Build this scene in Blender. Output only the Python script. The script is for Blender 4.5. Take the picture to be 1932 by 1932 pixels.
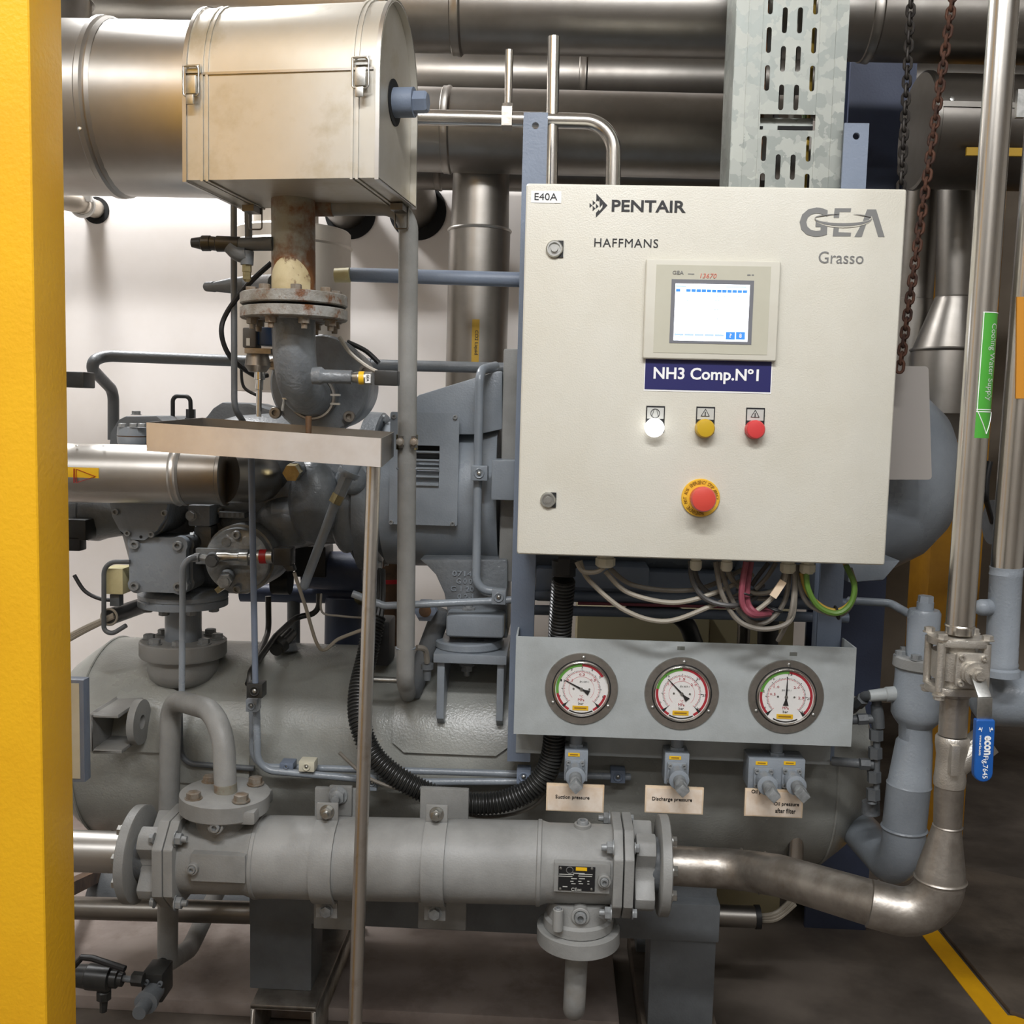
import bpy, bmesh, math, random
from mathutils import Vector, Matrix, Euler

random.seed(7)
for _o in list(bpy.data.objects):
    bpy.data.objects.remove(_o)
SC = bpy.context.scene
COL = SC.collection

# ------------------------------------------------------------------ camera
FPX = 1932.0
CAMP = Vector((0.0, 0.0, 1.27))
YAW, PITCH, ROLL = math.radians(2.4), math.radians(5.3), math.radians(1.45)
_fw = Vector((-math.sin(YAW) * math.cos(PITCH), math.cos(YAW) * math.cos(PITCH), -math.sin(PITCH)))
_r0 = Vector((math.cos(YAW), math.sin(YAW), 0))
_u0 = _r0.cross(_fw)
_rc = _r0 * math.cos(ROLL) + _u0 * math.sin(ROLL)
_uc = _u0 * math.cos(ROLL) - _r0 * math.sin(ROLL)
_cam = bpy.data.cameras.new('camera')
_cam.sensor_width = 36.0
_cam.sensor_fit = 'HORIZONTAL'
_cam.lens = 36.0 * FPX / 1932.0
_cam.clip_start = 0.05
camo = bpy.data.objects.new('camera', _cam)
COL.objects.link(camo)
camo.matrix_world = Matrix(((_rc.x, _uc.x, -_fw.x, CAMP.x), (_rc.y, _uc.y, -_fw.y, CAMP.y),
                            (_rc.z, _uc.z, -_fw.z, CAMP.z), (0, 0, 0, 1)))
SC.camera = camo

# ------------------------------------------------------------------ light of the hall
SC.view_settings.view_transform = 'Standard'
SC.view_settings.look = 'None'
SC.view_settings.gamma = 1.0
SC.view_settings.use_curve_mapping = False
SC.view_settings.exposure = -0.22
SC.cycles.use_denoising = True
SC.cycles.max_bounces = 7
SC.cycles.diffuse_bounces = 3
SC.cycles.glossy_bounces = 4
SC.cycles.sample_clamp_indirect = 6.0
_w = bpy.data.worlds.new('world')
SC.world = _w
_w.use_nodes = True
_w.node_tree.nodes['Background'].inputs[0].default_value = (0.9, 0.88, 0.85, 1)
_w.node_tree.nodes['Background'].inputs[1].default_value = 0.05


def area_light(name, loc, sx, sy, power, aim, col=(0.98, 0.985, 1.0)):
    l = bpy.data.lights.new(name, 'AREA')
    l.shape = 'RECTANGLE'
    l.size, l.size_y = sx, sy
    l.energy = power
    l.color = col
    o = bpy.data.objects.new(name, l)
    COL.objects.link(o)
    o.location = loc
    d = Vector(aim) - Vector(loc)
    o.rotation_euler = d.to_track_quat('-Z', 'Y').to_euler()
    return o


area_light('hall_lamp_or_fill', (-0.10, -0.32, 3.12), 1.25, 0.14, 66, (-0.05, 1.8, 0.8))
area_light('hall_lamp_or_fill', (-1.9, -0.9, 3.3), 1.3, 0.2, 30, (-0.8, 1.7, 0.4))
area_light('hall_lamp_or_fill', (1.3, -0.9, 3.3), 1.3, 0.2, 32, (0.4, 1.6, 0.4))
area_light('hall_lamp_or_fill', (-0.3, -2.0, 3.3), 1.5, 0.3, 42, (-0.3, -2.1, 0.0))  # added unseen fill, lights the front wall mirrored in the steel
area_light('hall_lamp_or_fill', (-1.3, 2.62, 2.9), 1.3, 0.14, 98, (-1.0, 2.85, 0.0))  # unseen fill added to brighten the back wall

# ------------------------------------------------------------------ pixel helpers
def ray(px, py):
    return _fw + _rc * ((px - 966.0) / FPX) - _uc * ((py - 966.0) / FPX)


def P(px, py, Y):
    d = ray(px, py)
    return CAMP + d * (Y / d.y)


def K(px, py, Y):
    return Y / ray(px, py).y / FPX


def PZ(px, py, z=0.0):
    d = ray(px, py)
    return CAMP + d * ((z - CAMP.z) / d.z)


def srgb(r, g, b):
    def f(c):
        c /= 255.0
        return c / 12.92 if c <= 0.04045 else ((c + 0.055) / 1.055) ** 2.4
    return (f(r), f(g), f(b), 1.0)


# ------------------------------------------------------------------ materials
M = {}


def mat(name, col, rough=0.5, metal=0.0, col2=None, nscale=6.0, lo=0.4, hi=0.65, bump=0.0, bscale=200.0,
        rvar=0.12, stretch=(1, 1, 1), spec=0.5, emit=None, estr=0.0, alpha=None, voronoi=False, col3=None, n3=2.5,
        lo3=0.55, hi3=0.72, coat=0.0, detail=5.0):
    m = bpy.data.materials.new(name)
    m.use_nodes = True
    nt = m.node_tree
    N, L = nt.nodes, nt.links
    b = N['Principled BSDF']
    b.inputs['Base Color'].default_value = col
    b.inputs['Roughness'].default_value = rough
    b.inputs['Metallic'].default_value = metal
    b.inputs['Specular IOR Level'].default_value = spec
    if coat:
        b.inputs['Coat Weight'].default_value = coat
        b.inputs['Coat Roughness'].default_value = 0.15
    if emit:
        b.inputs['Emission Color'].default_value = emit
        b.inputs['Emission Strength'].default_value = estr
    need = col2 is not None or bump > 0 or rvar > 0
    if need:
        g = N.new('ShaderNodeNewGeometry')
        mp = N.new('ShaderNodeMapping')
        mp.inputs['Scale'].default_value = stretch
        L.new(g.outputs['Position'], mp.inputs['Vector'])
        vec = mp.outputs[0]
    if col2 is not None or rvar > 0:
        if voronoi:
            t0 = N.new('ShaderNodeTexNoise')
            t0.inputs['Scale'].default_value = nscale * 1.3
            t0.inputs['Detail'].default_value = 3.0
            L.new(vec, t0.inputs['Vector'])
            ad = N.new('ShaderNodeVectorMath')
            ad.operation = 'MULTIPLY_ADD'
            ad.inputs[1].default_value = (0.03, 0.03, 0.03)
            L.new(t0.outputs['Color'], ad.inputs[0])
            L.new(vec, ad.inputs[2])
            t = N.new('ShaderNodeTexVoronoi')
            t.inputs['Scale'].default_value = nscale
            L.new(ad.outputs[0], t.inputs['Vector'])
            sp = N.new('ShaderNodeSeparateColor')
            L.new(t.outputs['Color'], sp.inputs[0])
            fac = sp.outputs[0]
        else:
            t = N.new('ShaderNodeTexNoise')
            t.inputs['Scale'].default_value = nscale
            t.inputs['Detail'].default_value = detail
            t.inputs['Roughness'].default_value = 0.6
            L.new(vec, t.inputs['Vector'])
            fac = t.outputs['Fac']
        mr = N.new('ShaderNodeMapRange')
        mr.inputs['From Min'].default_value = lo
        mr.inputs['From Max'].default_value = hi
        L.new(fac, mr.inputs['Value'])
        last = None
        if col2 is not None:
            mx = N.new('ShaderNodeMix')
            mx.data_type = 'RGBA'
            mx.inputs[6].default_value = col
            mx.inputs[7].default_value = col2
            L.new(mr.outputs[0], mx.inputs[0])
            last = mx.outputs[2]
            if col3 is not None:
                t3 = N.new('ShaderNodeTexNoise')
                t3.inputs['Scale'].default_value = n3
                t3.inputs['Detail'].default_value = 6.0
                t3.inputs['Roughness'].default_value = 0.65
                L.new(g.outputs['Position'], t3.inputs['Vector'])
                m3 = N.new('ShaderNodeMapRange')
                m3.inputs['From Min'].default_value = lo3
                m3.inputs['From Max'].default_value = hi3
                L.new(t3.outputs['Fac'], m3.inputs['Value'])
                mx3 = N.new('ShaderNodeMix')
                mx3.data_type = 'RGBA'
                L.new(last, mx3.inputs[6])
                mx3.inputs[7].default_value = col3
                L.new(m3.outputs[0], mx3.inputs[0])
                last = mx3.outputs[2]
            L.new(last, b.inputs['Base Color'])
        if rvar > 0:
            rr = N.new('ShaderNodeMapRange')
            rr.inputs['To Min'].default_value = max(0.04, rough - rvar)
            rr.inputs['To Max'].default_value = min(1.0, rough + rvar)
            L.new(fac, rr.inputs['Value'])
            L.new(rr.outputs[0], b.inputs['Roughness'])
    if bump > 0:
        t2 = N.new('ShaderNodeTexNoise')
        t2.inputs['Scale'].default_value = bscale
        t2.inputs['Detail'].default_value = 2.0
        L.new(vec, t2.inputs['Vector'])
        bp = N.new('ShaderNodeBump')
        bp.inputs['Strength'].default_value = bump
        bp.inputs['Distance'].default_value = 0.002
        L.new(t2.outputs['Fac'], bp.inputs['Height'])
        L.new(bp.outputs[0], b.inputs['Normal'])
    M[name] = m
    return m


S = srgb
mat('paint', S(142, 149, 156), 0.3, 0, S(122, 129, 136), 5, bump=0.25, bscale=260)
mat('paint_dusty', S(146, 146, 143), 0.5, 0, S(122, 122, 119), 7, bump=0.2, bscale=320, col3=S(120, 108, 92), n3=4, lo3=0.6, hi3=0.8)
mat('paint_cast', S(120, 125, 129), 0.34, 0, S(95, 99, 103), 9, bump=0.6, bscale=150, col3=S(86, 82, 76), n3=5, lo3=0.55, hi3=0.75)
mat('paint_dark_shade', S(102, 106, 109), 0.45, 0, S(82, 85, 87), 6, bump=0.3, bscale=220)  # machine grey with shadow-side darkness put into the colour
mat('paint_tank', S(152, 153, 147), 0.29, 0, S(126, 127, 122), 4, bump=0.35, bscale=240, col3=S(98, 92, 78), n3=3, lo3=0.58, hi3=0.8)
mat('paint_blue', S(118, 129, 146), 0.45, 0, S(108, 118, 134), 6, bump=0.2, bscale=240)
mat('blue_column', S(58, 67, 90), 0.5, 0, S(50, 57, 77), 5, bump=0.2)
mat('panel_grey', S(166, 171, 171), 0.46, 0, S(154, 158, 157), 14, bump=0.15, bscale=300)
mat('panel_warm', S(168, 162, 156), 0.5)
mat('cream', S(208, 205, 193), 0.42, 0, S(202, 198, 184), 5, bump=0.25, bscale=420, col3=S(198, 191, 170), n3=7, lo3=0.6, hi3=0.85)
mat('cream_dirt', S(206, 202, 184), 0.5, 0, S(190, 184, 160), 9)
mat('hmi_frame', S(206, 203, 190), 0.5, 0, S(200, 196, 182), 9)
mat('hmi_inner', S(190, 187, 170), 0.45, 0, S(184, 181, 163), 9)
mat('screen_bezel', S(112, 113, 118), 0.4)
mat('screen', S(250, 250, 255), 0.2, emit=S(236, 244, 255), estr=1.6, rvar=0)
mat('screen_blue', S(60, 120, 200), 0.3, emit=S(50, 118, 205), estr=1.0, rvar=0)
mat('screen_pale', S(150, 172, 215), 0.3, emit=S(150, 172, 215), estr=1.0, rvar=0)
mat('navy', S(34, 34, 92), 0.4, rvar=0)
mat('white', S(238, 238, 236), 0.45, rvar=0)
mat('ink', S(24, 24, 26), 0.5, rvar=0)
mat('logo_grey', S(118, 118, 116), 0.5, rvar=0)
mat('red_pen', S(205, 110, 90), 0.6, rvar=0)
mat('label_grey', S(188, 188, 182), 0.4, rvar=0)
mat('lamp_white', S(255, 255, 255), 0.3, emit=S(255, 255, 255), estr=1.7, rvar=0)
mat('lamp_yellow', S(196, 160, 40), 0.3, rvar=0)
mat('lamp_red', S(205, 66, 66), 0.3, rvar=0)
mat('stop_red', S(206, 74, 62), 0.35, rvar=0)
mat('stop_yellow', S(226, 178, 52), 0.45, rvar=0)
mat('yellow_paint', S(236, 178, 28), 0.42, 0, S(230, 170, 22), 8, bump=0.25, bscale=170)
mat('yellow_tag', S(234, 186, 30), 0.45, rvar=0)
mat('orange_tag', S(204, 138, 40), 0.5, rvar=0)
mat('tag_dim', S(172, 136, 26), 0.5, rvar=0)
mat('green_tag', S(74, 158, 56), 0.4, rvar=0)
mat('stainless', S(198, 195, 190), 0.38, 1.0, S(176, 172, 165), 3, rvar=0.1, bump=0.05, bscale=60)
mat('stainless_sheet', S(198, 194, 184), 0.4, 0.6, S(190, 184, 170), 7, rvar=0.1, bump=0.08, bscale=40, col3=S(174, 164, 140), n3=9, lo3=0.55, hi3=0.75)
mat('stainless_dull', S(150, 146, 140), 0.38, 1.0, S(128, 123, 116), 4, rvar=0.1, bump=0.05, bscale=60)
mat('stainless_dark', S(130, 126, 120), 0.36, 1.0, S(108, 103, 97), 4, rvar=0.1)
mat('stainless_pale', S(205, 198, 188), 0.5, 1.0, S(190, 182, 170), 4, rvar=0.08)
mat('pipe_bright', S(208, 204, 197), 0.24, 1.0, S(190, 185, 177), 5, rvar=0.08)
mat('steel_valve', S(204, 199, 190), 0.4, 0.8, S(182, 176, 166), 20, rvar=0.1, bump=0.3, bscale=500)
mat('steel_dirty', S(176, 170, 162), 0.42, 0.9, S(136, 129, 120), 16, rvar=0.1, bump=0.2, bscale=120)
mat('rod_steel', S(206, 202, 196), 0.32, 1.0, S(166, 152, 134), 30, lo=0.55, hi=0.85, rvar=0.1)
mat('chrome', S(214, 212, 208), 0.14, 1.0, rvar=0.04)
mat('brass', S(176, 164, 126), 0.35, 1.0, S(140, 128, 94), 40)
mat('zinc', S(190, 190, 186), 0.38, 1.0, S(160, 160, 156), 60)
mat('bolt_grey', S(150, 153, 154), 0.42, 0.2, S(120, 122, 122), 60)
mat('bolt_rusty', S(142, 137, 128), 0.5, 0.3, S(120, 102, 82), 60)
mat('galvanized', S(126, 130, 125), 0.5, 0.6, S(160, 162, 155), 46, lo=0.25, hi=0.95, rvar=0.08, voronoi=True)
mat('galv_dull', S(140, 143, 138), 0.5, 0.7, S(120, 124, 118), 30, voronoi=True)
mat('rust_pipe', S(146, 146, 136), 0.55, 0, S(122, 116, 100), 9, col3=S(112, 70, 32), n3=13, lo3=0.47, hi3=0.6, bump=0.4, bscale=120)
mat('bare_patch', S(198, 186, 150), 0.6, 0, S(172, 156, 118), 18, col3=S(96, 66, 40), n3=30, lo3=0.55, hi3=0.62)
mat('flange_rusty', S(150, 150, 146), 0.5, 0, S(120, 114, 104), 26, col3=S(104, 66, 38), n3=34, lo3=0.53, hi3=0.63, bump=0.5, bscale=260)
mat('rust_chain', S(92, 60, 44), 0.8, 0.2, S(58, 40, 34), 60)
mat('chain_dark', S(58, 54, 50), 0.6, 0.5, S(40, 36, 34), 60)
mat('black', S(22, 22, 23), 0.5, rvar=0.1)
mat('black_rubber', S(34, 34, 33), 0.36, 0, S(46, 46, 44), 20)
mat('dark_gap', S(9, 9, 10), 0.8, rvar=0)
mat('cable_grey', S(128, 122, 112), 0.5, 0, S(110, 104, 95), 20)
mat('cable_light', S(148, 140, 126), 0.5, rvar=0.05)
mat('cable_dark', S(74, 72, 70), 0.5, rvar=0.05)
mat('cable_pink', S(134, 66, 78), 0.45, rvar=0.05)
mat('cable_green', S(84, 116, 44), 0.45, rvar=0.05)
mat('cable_yellow', S(156, 128, 48), 0.45, rvar=0.05)
mat('cable_brown', S(128, 92, 62), 0.45, rvar=0.05)
mat('placard', S(226, 204, 176), 0.45, 0, S(206, 176, 140), 22, lo=0.45, hi=0.7)
mat('paper', S(236, 222, 206), 0.55, 0, S(222, 200, 176), 30)
mat('wall', S(240, 234, 229), 0.85, 0, S(234, 227, 220), 3, bump=0.15, bscale=30)
mat('ceiling', S(188, 184, 178), 0.9, rvar=0)
mat('hall_wall', S(222, 218, 212), 0.9, 0, S(212, 207, 200), 2)
mat('dim_wall', S(150, 138, 122), 0.9, 0, S(132, 120, 106), 2)  # wall beige darkened in its colour for the shaded recess
mat('gauge_steel', S(190, 187, 182), 0.36, 1.0, S(164, 160, 154), 30)
mat('concrete', S(108, 99, 90), 0.7, 0, S(82, 74, 66), 2.6, bump=0.5, bscale=24, col3=S(64, 57, 51), n3=1.6, lo3=0.48, hi3=0.66)
mat('concrete_rough', S(98, 88, 77), 0.85, 0, S(70, 62, 54), 5, bump=1.0, bscale=40, col3=S(58, 51, 45), n3=3)
mat('plinth', S(150, 138, 130), 0.7, 0, S(128, 116, 109), 4, bump=0.3, bscale=40, col3=S(112, 98, 90), n3=5, lo3=0.5, hi3=0.7)
mat('yellow_line', S(236, 176, 14), 0.5, 0, S(224, 164, 18), 14)
mat('oil_red', S(170, 24, 28), 0.4, rvar=0)
mat('blue_coil', S(40, 74, 120), 0.4, rvar=0.05)
mat('blue_grip', S(28, 88, 164), 0.38, 0, S(24, 80, 152), 30)
mat('gauge_face', S(236, 234, 230), 0.5, rvar=0)
mat('gauge_red', S(170, 34, 48), 0.5, rvar=0)
mat('gauge_pink', S(214, 130, 134), 0.5, rvar=0)
mat('gauge_green', S(96, 160, 60), 0.5, rvar=0)
mat('ivory_box', S(206, 196, 150), 0.45, 0, S(186, 174, 128), 14)
mat('box_beige', S(158, 148, 116), 0.6, rvar=0.05)
mat('tar', S(98, 70, 44), 0.6, 0, S(64, 46, 30), 20)
mat('ochre', S(160, 112, 12), 0.55, 0, S(140, 96, 8), 8)

# thin clear glass for the gauges
_g = bpy.data.materials.new('gauge_glass')
_g.use_nodes = True
_nt = _g.node_tree
_nt.nodes.clear()
_out = _nt.nodes.new('ShaderNodeOutputMaterial')
_mix = _nt.nodes.new('ShaderNodeMixShader')
_tr = _nt.nodes.new('ShaderNodeBsdfTransparent')
_gl = _nt.nodes.new('ShaderNodeBsdfGlossy')
_gl.inputs['Roughness'].default_value = 0.04
_mix.inputs[0].default_value = 0.05
_nt.links.new(_tr.outputs[0], _mix.inputs[1])
_nt.links.new(_gl.outputs[0], _mix.inputs[2])
_nt.links.new(_mix.outputs[0], _out.inputs[0])
M['gauge_glass'] = _g


# ------------------------------------------------------------------ objects
ORG = {}


def thing(name, label, cat, loc, group=None):
    o = bpy.data.objects.new(name, None)
    COL.objects.link(o)
    o.empty_display_size = 0.05
    o.location = loc
    o['label'] = label
    o['category'] = cat
    if group:
        o['group'] = group
    ORG[o.name] = Vector(loc)
    return o


def link_mesh(name, me, material, parent=None, smooth=35):
    if material is not None and not me.materials:
        me.materials.append(M[material])
    o = bpy.data.objects.new(name, me)
    COL.objects.link(o)
    if parent is not None:
        o.parent = parent
        ORG[o.name] = ORG[parent.name]
    return o


def tag(o, label, cat=None, group=None, kind=None):
    if label:
        o['label'] = label
    if cat:
        o['category'] = cat
    if group:
        o['group'] = group
    if kind:
        o['kind'] = kind
    return o


def frame(d):
    d = Vector(d).normalized()
    a = Vector((0, 0, 1)) if abs(d.z) < 0.9 else Vector((1, 0, 0))
    u = d.cross(a).normalized()
    return u, d.cross(u).normalized(), d


def fillet(pts, rad, seg=7):
    out = [pts[0]]
    n = len(pts)
    for i in range(1, n - 1):
        a, b, c = pts[i - 1], pts[i], pts[i + 1]
        u, v = (a - b), (c - b)
        la, lc = u.length, v.length
        u, v = u / la, v / lc
        dt = max(-1, min(1, u.dot(v)))
        ang = math.acos(dt)
        if ang > math.pi - 0.03:
            out.append(b)
            continue
        ra = rad[i] if isinstance(rad, (list, tuple)) else rad
        d = ra / math.tan(ang / 2)
        d = min(d, la * (0.98 if i == 1 else 0.49), lc * (0.98 if i == n - 2 else 0.49))
        rr = d * math.tan(ang / 2)
        cen = b + (u + v).normalized() * (rr / math.sin(ang / 2))
        s, e = b + u * d - cen, b + v * d - cen
        th = math.pi - ang
        for k in range(seg + 1):
            t = k / seg
            out.append(cen + (s * math.sin((1 - t) * th) + e * math.sin(t * th)) / math.sin(th))
    out.append(pts[-1])
    return out


def catmull(pts, seg=8):
    out = []
    n = len(pts)
    for i in range(n - 1):
        p0 = pts[max(0, i - 1)]
        p1, p2 = pts[i], pts[i + 1]
        p3 = pts[min(n - 1, i + 2)]
        for k in range(seg):
            t = k / seg
            out.append(0.5 * ((2 * p1) + (p2 - p0) * t + (2 * p0 - 5 * p1 + 4 * p2 - p3) * t * t
                              + (3 * p1 - p0 - 3 * p2 + p3) * t ** 3))
    out.append(pts[-1])
    return out


class MB:
    def __init__(self):
        self.v, self.f = [], []

    def add(self, vs, fs):
        b = len(self.v)
        self.v += [Vector(x) for x in vs]
        self.f += [tuple(i + b for i in q) for q in fs]
        return self

    def hexa(self, c):
        return self.add(c, [(0, 3, 2, 1), (4, 5, 6, 7), (0, 1, 5, 4), (1, 2, 6, 5), (2, 3, 7, 6), (3, 0, 4, 7)])

    def box(self, x0, x1, y0, y1, z0, z1):
        return self.hexa([(x0, y0, z0), (x1, y0, z0), (x1, y1, z0), (x0, y1, z0),
                          (x0, y0, z1), (x1, y0, z1), (x1, y1, z1), (x0, y1, z1)])

    def obox(self, c, ax, ay, az, sx, sy, sz):
        c = Vector(c)
        ax, ay, az = Vector(ax).normalized() * sx / 2, Vector(ay).normalized() * sy / 2, Vector(az).normalized() * sz / 2
        return self.hexa([c - ax - ay - az, c + ax - ay - az, c + ax + ay - az, c - ax + ay - az,
                          c - ax - ay + az, c + ax - ay + az, c + ax + ay + az, c - ax + ay + az])

    def bar(self, p0, p1, w, t, up=(0, 0, 1)):
        p0, p1 = Vector(p0), Vector(p1)
        d = (p1 - p0)
        s = d.cross(Vector(up)).normalized()
        u = s.cross(d).normalized()
        return self.obox((p0 + p1) / 2, d, s, u, d.length, w, t)

    def pbox(self, cx, cy, wpx, hpx, Y, depth):
        """world aligned box whose front face is centred on a pixel at depth Y"""
        c, k = P(cx, cy, Y), K(cx, cy, Y)
        w, h = wpx * k / 2, hpx * k / 2
        return self.box(c.x - w, c.x + w, Y, Y + depth, c.z - h, c.z + h)

    def rings(self, cs, rs, axis=None, n=24, cap=True, frames=None):
        vs, fs = [], []
        if axis is not None:
            u, w, _ = frame(axis)
        m = len(cs)
        for i in range(m):
            if frames:
                u, w = frames[i]
            for j in range(n):
                a = 2 * math.pi * j / n
                vs.append(cs[i] + (u * math.cos(a) + w * math.sin(a)) * rs[i])
        for i in range(m - 1):
            for j in range(n):
                k = (j + 1) % n
                fs.append((i * n + j, i * n + k, (i + 1) * n + k, (i + 1) * n + j))
        if cap:
            fs.append(tuple(range(n - 1, -1, -1)))
            fs.append(tuple((m - 1) * n + j for j in range(n)))
        return self.add(vs, fs)

    def cyl(self, p0, p1, r0, r1=None, n=24, cap=True):
        p0, p1 = Vector(p0), Vector(p1)
        return self.rings([p0, p1], [r0, r0 if r1 is None else r1], p1 - p0, n, cap)

    def lathe(self, p0, d, prof, n=32, cap=True):
        p0, d = Vector(p0), Vector(d).normalized()
        return self.rings([p0 + d * t for t, r in prof], [max(r, 1e-5) for t, r in prof], d, n, cap)

    def rg(self, Y, lst, n=32, cap=True):
        """rings at pixels (px, py, half width px[, Y])"""
        cs, rs = [], []
        for e in lst:
            yy = e[3] if len(e) > 3 else Y
            cs.append(P(e[0], e[1], yy))
            rs.append(e[2] * K(e[0], e[1], yy))
        return self.rings(cs, rs, cs[-1] - cs[0], n, cap)

    def path(self, pts, r, n=14, cap=True):
        pts = [Vector(p) for p in pts]
        q = [pts[0]]
        for p in pts[1:]:
            if (p - q[-1]).length > 1e-6:
                q.append(p)
        m = len(q)
        tg = []
        for i in range(m):
            a = q[max(0, i - 1)]
            b = q[min(m - 1, i + 1)]
            tg.append((b - a).normalized())
        u, w, _ = frame(tg[0])
        fr = []
        for i in range(m):
            if i:
                u = (u - tg[i] * u.dot(tg[i])).normalized()
                w = tg[i].cross(u).normalized()
            fr.append((u, w))
        rs = r if isinstance(r, list) else [r] * m
        return self.rings(q, rs, None, n, cap, fr)

    def pipe(self, pts, r, bend=0.03, n=16, seg=7, cap=True):
        """pts: (px,py,Y) tuples or Vectors"""
        w = [p if isinstance(p, Vector) else P(*p) for p in pts]
        return self.path(fillet(w, bend, seg) if len(w) > 2 else w, r, n, cap)

    def cord(self, pts, r, n=8, seg=8):
        w = [p if isinstance(p, Vector) else P(*p) for p in pts]
        return self.path(catmull(w, seg), r, n)

    def torus(self, c, d, R, r, n=32, m=8, stretch=None):
        c = Vector(c)
        u, w, d = frame(d)
        vs, fs = [], []
        for i in range(n):
            a = 2 * math.pi * i / n
            e = u * math.cos(a) + w * math.sin(a)
            off = Vector((0, 0, 0))
            for j in range(m):
                b = 2 * math.pi * j / m
                vs.append(c + off + e * (R + r * math.cos(b)) + d * (r * math.sin(b)))
        for i in range(n):
            for j in range(m):
                i2, j2 = (i + 1) % n, (j + 1) % m
                fs.append((i * m + j, i2 * m + j, i2 * m + j2, i * m + j2))
        return self.add(vs, fs)

    def prism(self, poly, o, u, v, d):
        """poly of (a,b) in the u,v plane at o, extruded along vector d"""
        o, u, v, d = Vector(o), Vector(u), Vector(v), Vector(d)
        n = len(poly)
        vs = [o + u * a + v * b for a, b in poly] + [o + u * a + v * b + d for a, b in poly]
        fs = [tuple(range(n)), tuple(range(2 * n - 1, n - 1, -1))]
        fs += [(i, i + n, (i + 1) % n + n, (i + 1) % n) for i in range(n)]
        return self.add(vs, fs)

    def pprism(self, pix, Y, depth):
        """polygon given in pixels on the plane Y, pushed back by depth"""
        n = len(pix)
        a = [P(x, y, Y) for x, y in pix]
        b = [p + Vector((0, depth, 0)) for p in a]
        fs = [tuple(range(n)), tuple(range(2 * n - 1, n - 1, -1))]
        fs += [(i, i + n, (i + 1) % n + n, (i + 1) % n) for i in range(n)]
        return self.add(a + b, fs)

    def ball(self, c, r, n=16, m=8, sx=1, sy=1, sz=1):
        c = Vector(c)
        vs, fs = [], []
        for i in range(m + 1):
            t = math.pi * i / m
            for j in range(n):
                a = 2 * math.pi * j / n
                vs.append(c + Vector((sx * r * math.sin(t) * math.cos(a), sy * r * math.sin(t) * math.sin(a), sz * r * math.cos(t))))
        for i in range(m):
            for j in range(n):
                k = (j + 1) % n
                fs.append((i * n + j, i * n + k, (i + 1) * n + k, (i + 1) * n + j))
        return self.add(vs, fs)

    def mesh(self, name, org=None, bevel=0.0, seg=2, smooth=35):
        org = Vector((0, 0, 0)) if org is None else org
        bm = bmesh.new()
        vv = [bm.verts.new(p - org) for p in self.v]
        for q in self.f:
            try:
                bm.faces.new([vv[i] for i in q])
            except ValueError:
                pass
        bmesh.ops.remove_doubles(bm, verts=bm.verts, dist=1e-6)
        bmesh.ops.recalc_face_normals(bm, faces=bm.faces)
        if bevel > 0:
            es = [e for e in bm.edges if len(e.link_faces) == 2 and e.calc_face_angle(0) > 0.5]
            bmesh.ops.bevel(bm, geom=es, offset=bevel, segments=seg, profile=0.6, affect='EDGES', clamp_overlap=True)
        me = bpy.data.meshes.new(name)
        bm.to_mesh(me)
        bm.free()
        if smooth:
            me.polygons.foreach_set('use_smooth', [True] * len(me.polygons))
            me.set_sharp_from_angle(angle=math.radians(smooth))
        return me

    def build(self, name, material, parent, bevel=0.0, seg=2, smooth=35, label=None):
        o = link_mesh(name, self.mesh(name, ORG[parent.name], bevel, seg, smooth), material, parent)
        if label:
            o['label'] = label
        return o

    def single(self, name, label, cat, material, group=None, bevel=0.0, seg=2, smooth=35, kind=None):
        xs = [p.x for p in self.v]
        ys = [p.y for p in self.v]
        zs = [p.z for p in self.v]
        org = Vector(((min(xs) + max(xs)) / 2, (min(ys) + max(ys)) / 2, min(zs)))
        o = link_mesh(name, self.mesh(name, org, bevel, seg, smooth), material)
        o.location = org
        ORG[o.name] = org
        return tag(o, label, cat, group, kind)


# shared small meshes -------------------------------------------------
def _unit(fn, name):
    m = MB()
    fn(m)
    return m.mesh(name)


Z0, ZV = Vector((0, 0, 0)), Vector((0, 0, 1))
UNIT = {}
UNIT['hex'] = lambda: _unit(lambda m: (m.cyl((0, 0, 0), (0, 0, .18), 1.22, n=20), m.lathe((0, 0, .18), ZV, [(0, 1), (.75, 1), (.82, .88)], 6)), 'bolt')
UNIT['stud'] = lambda: _unit(lambda m: (m.cyl((0, 0, 0), (0, 0, .18), 1.25, n=20), m.lathe((0, 0, .18), ZV, [(0, 1), (.85, 1), (.9, .9)], 6), m.cyl((0, 0, 1.0), (0, 0, 1.9), .55, .5, n=14)), 'bolt')
UNIT['socket'] = lambda: _unit(lambda m: m.rings([Vector((0, 0, t)) for t in (0, .9, 1, 1, .3)], [1, 1, .93, .52, .5], ZV, 18), 'bolt')
UNIT['pan'] = lambda: _unit(lambda m: m.rings([Vector((0, 0, t)) for t in (0, .25, .5, .6)], [1, .95, .7, .25], ZV, 14), 'screw')
UNIT['rivet'] = lambda: _unit(lambda m: m.rings([Vector((0, 0, t)) for t in (0, .3, .45)], [1, .8, .3], ZV, 12), 'rivet')
_uc_cache = {}


def inst(kind, parent, pos, d, r, material, name='bolt', spin=0.0):
    key = (kind, material)
    if key not in _uc_cache:
        me = UNIT[kind]()
        me.materials.append(M[material])
        _uc_cache[key] = me
    o = bpy.data.objects.new(name, _uc_cache[key])
    COL.objects.link(o)
    o.parent = parent
    ORG[o.name] = ORG[parent.name]
    o.location = Vector(pos) - ORG[parent.name]
    q = Vector(d).to_track_quat('Z', 'Y')
    o.rotation_euler = (q.to_matrix() @ Matrix.Rotation(spin, 3, 'Z')).to_euler()
    o.scale = (r, r, r)
    return o


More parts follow.
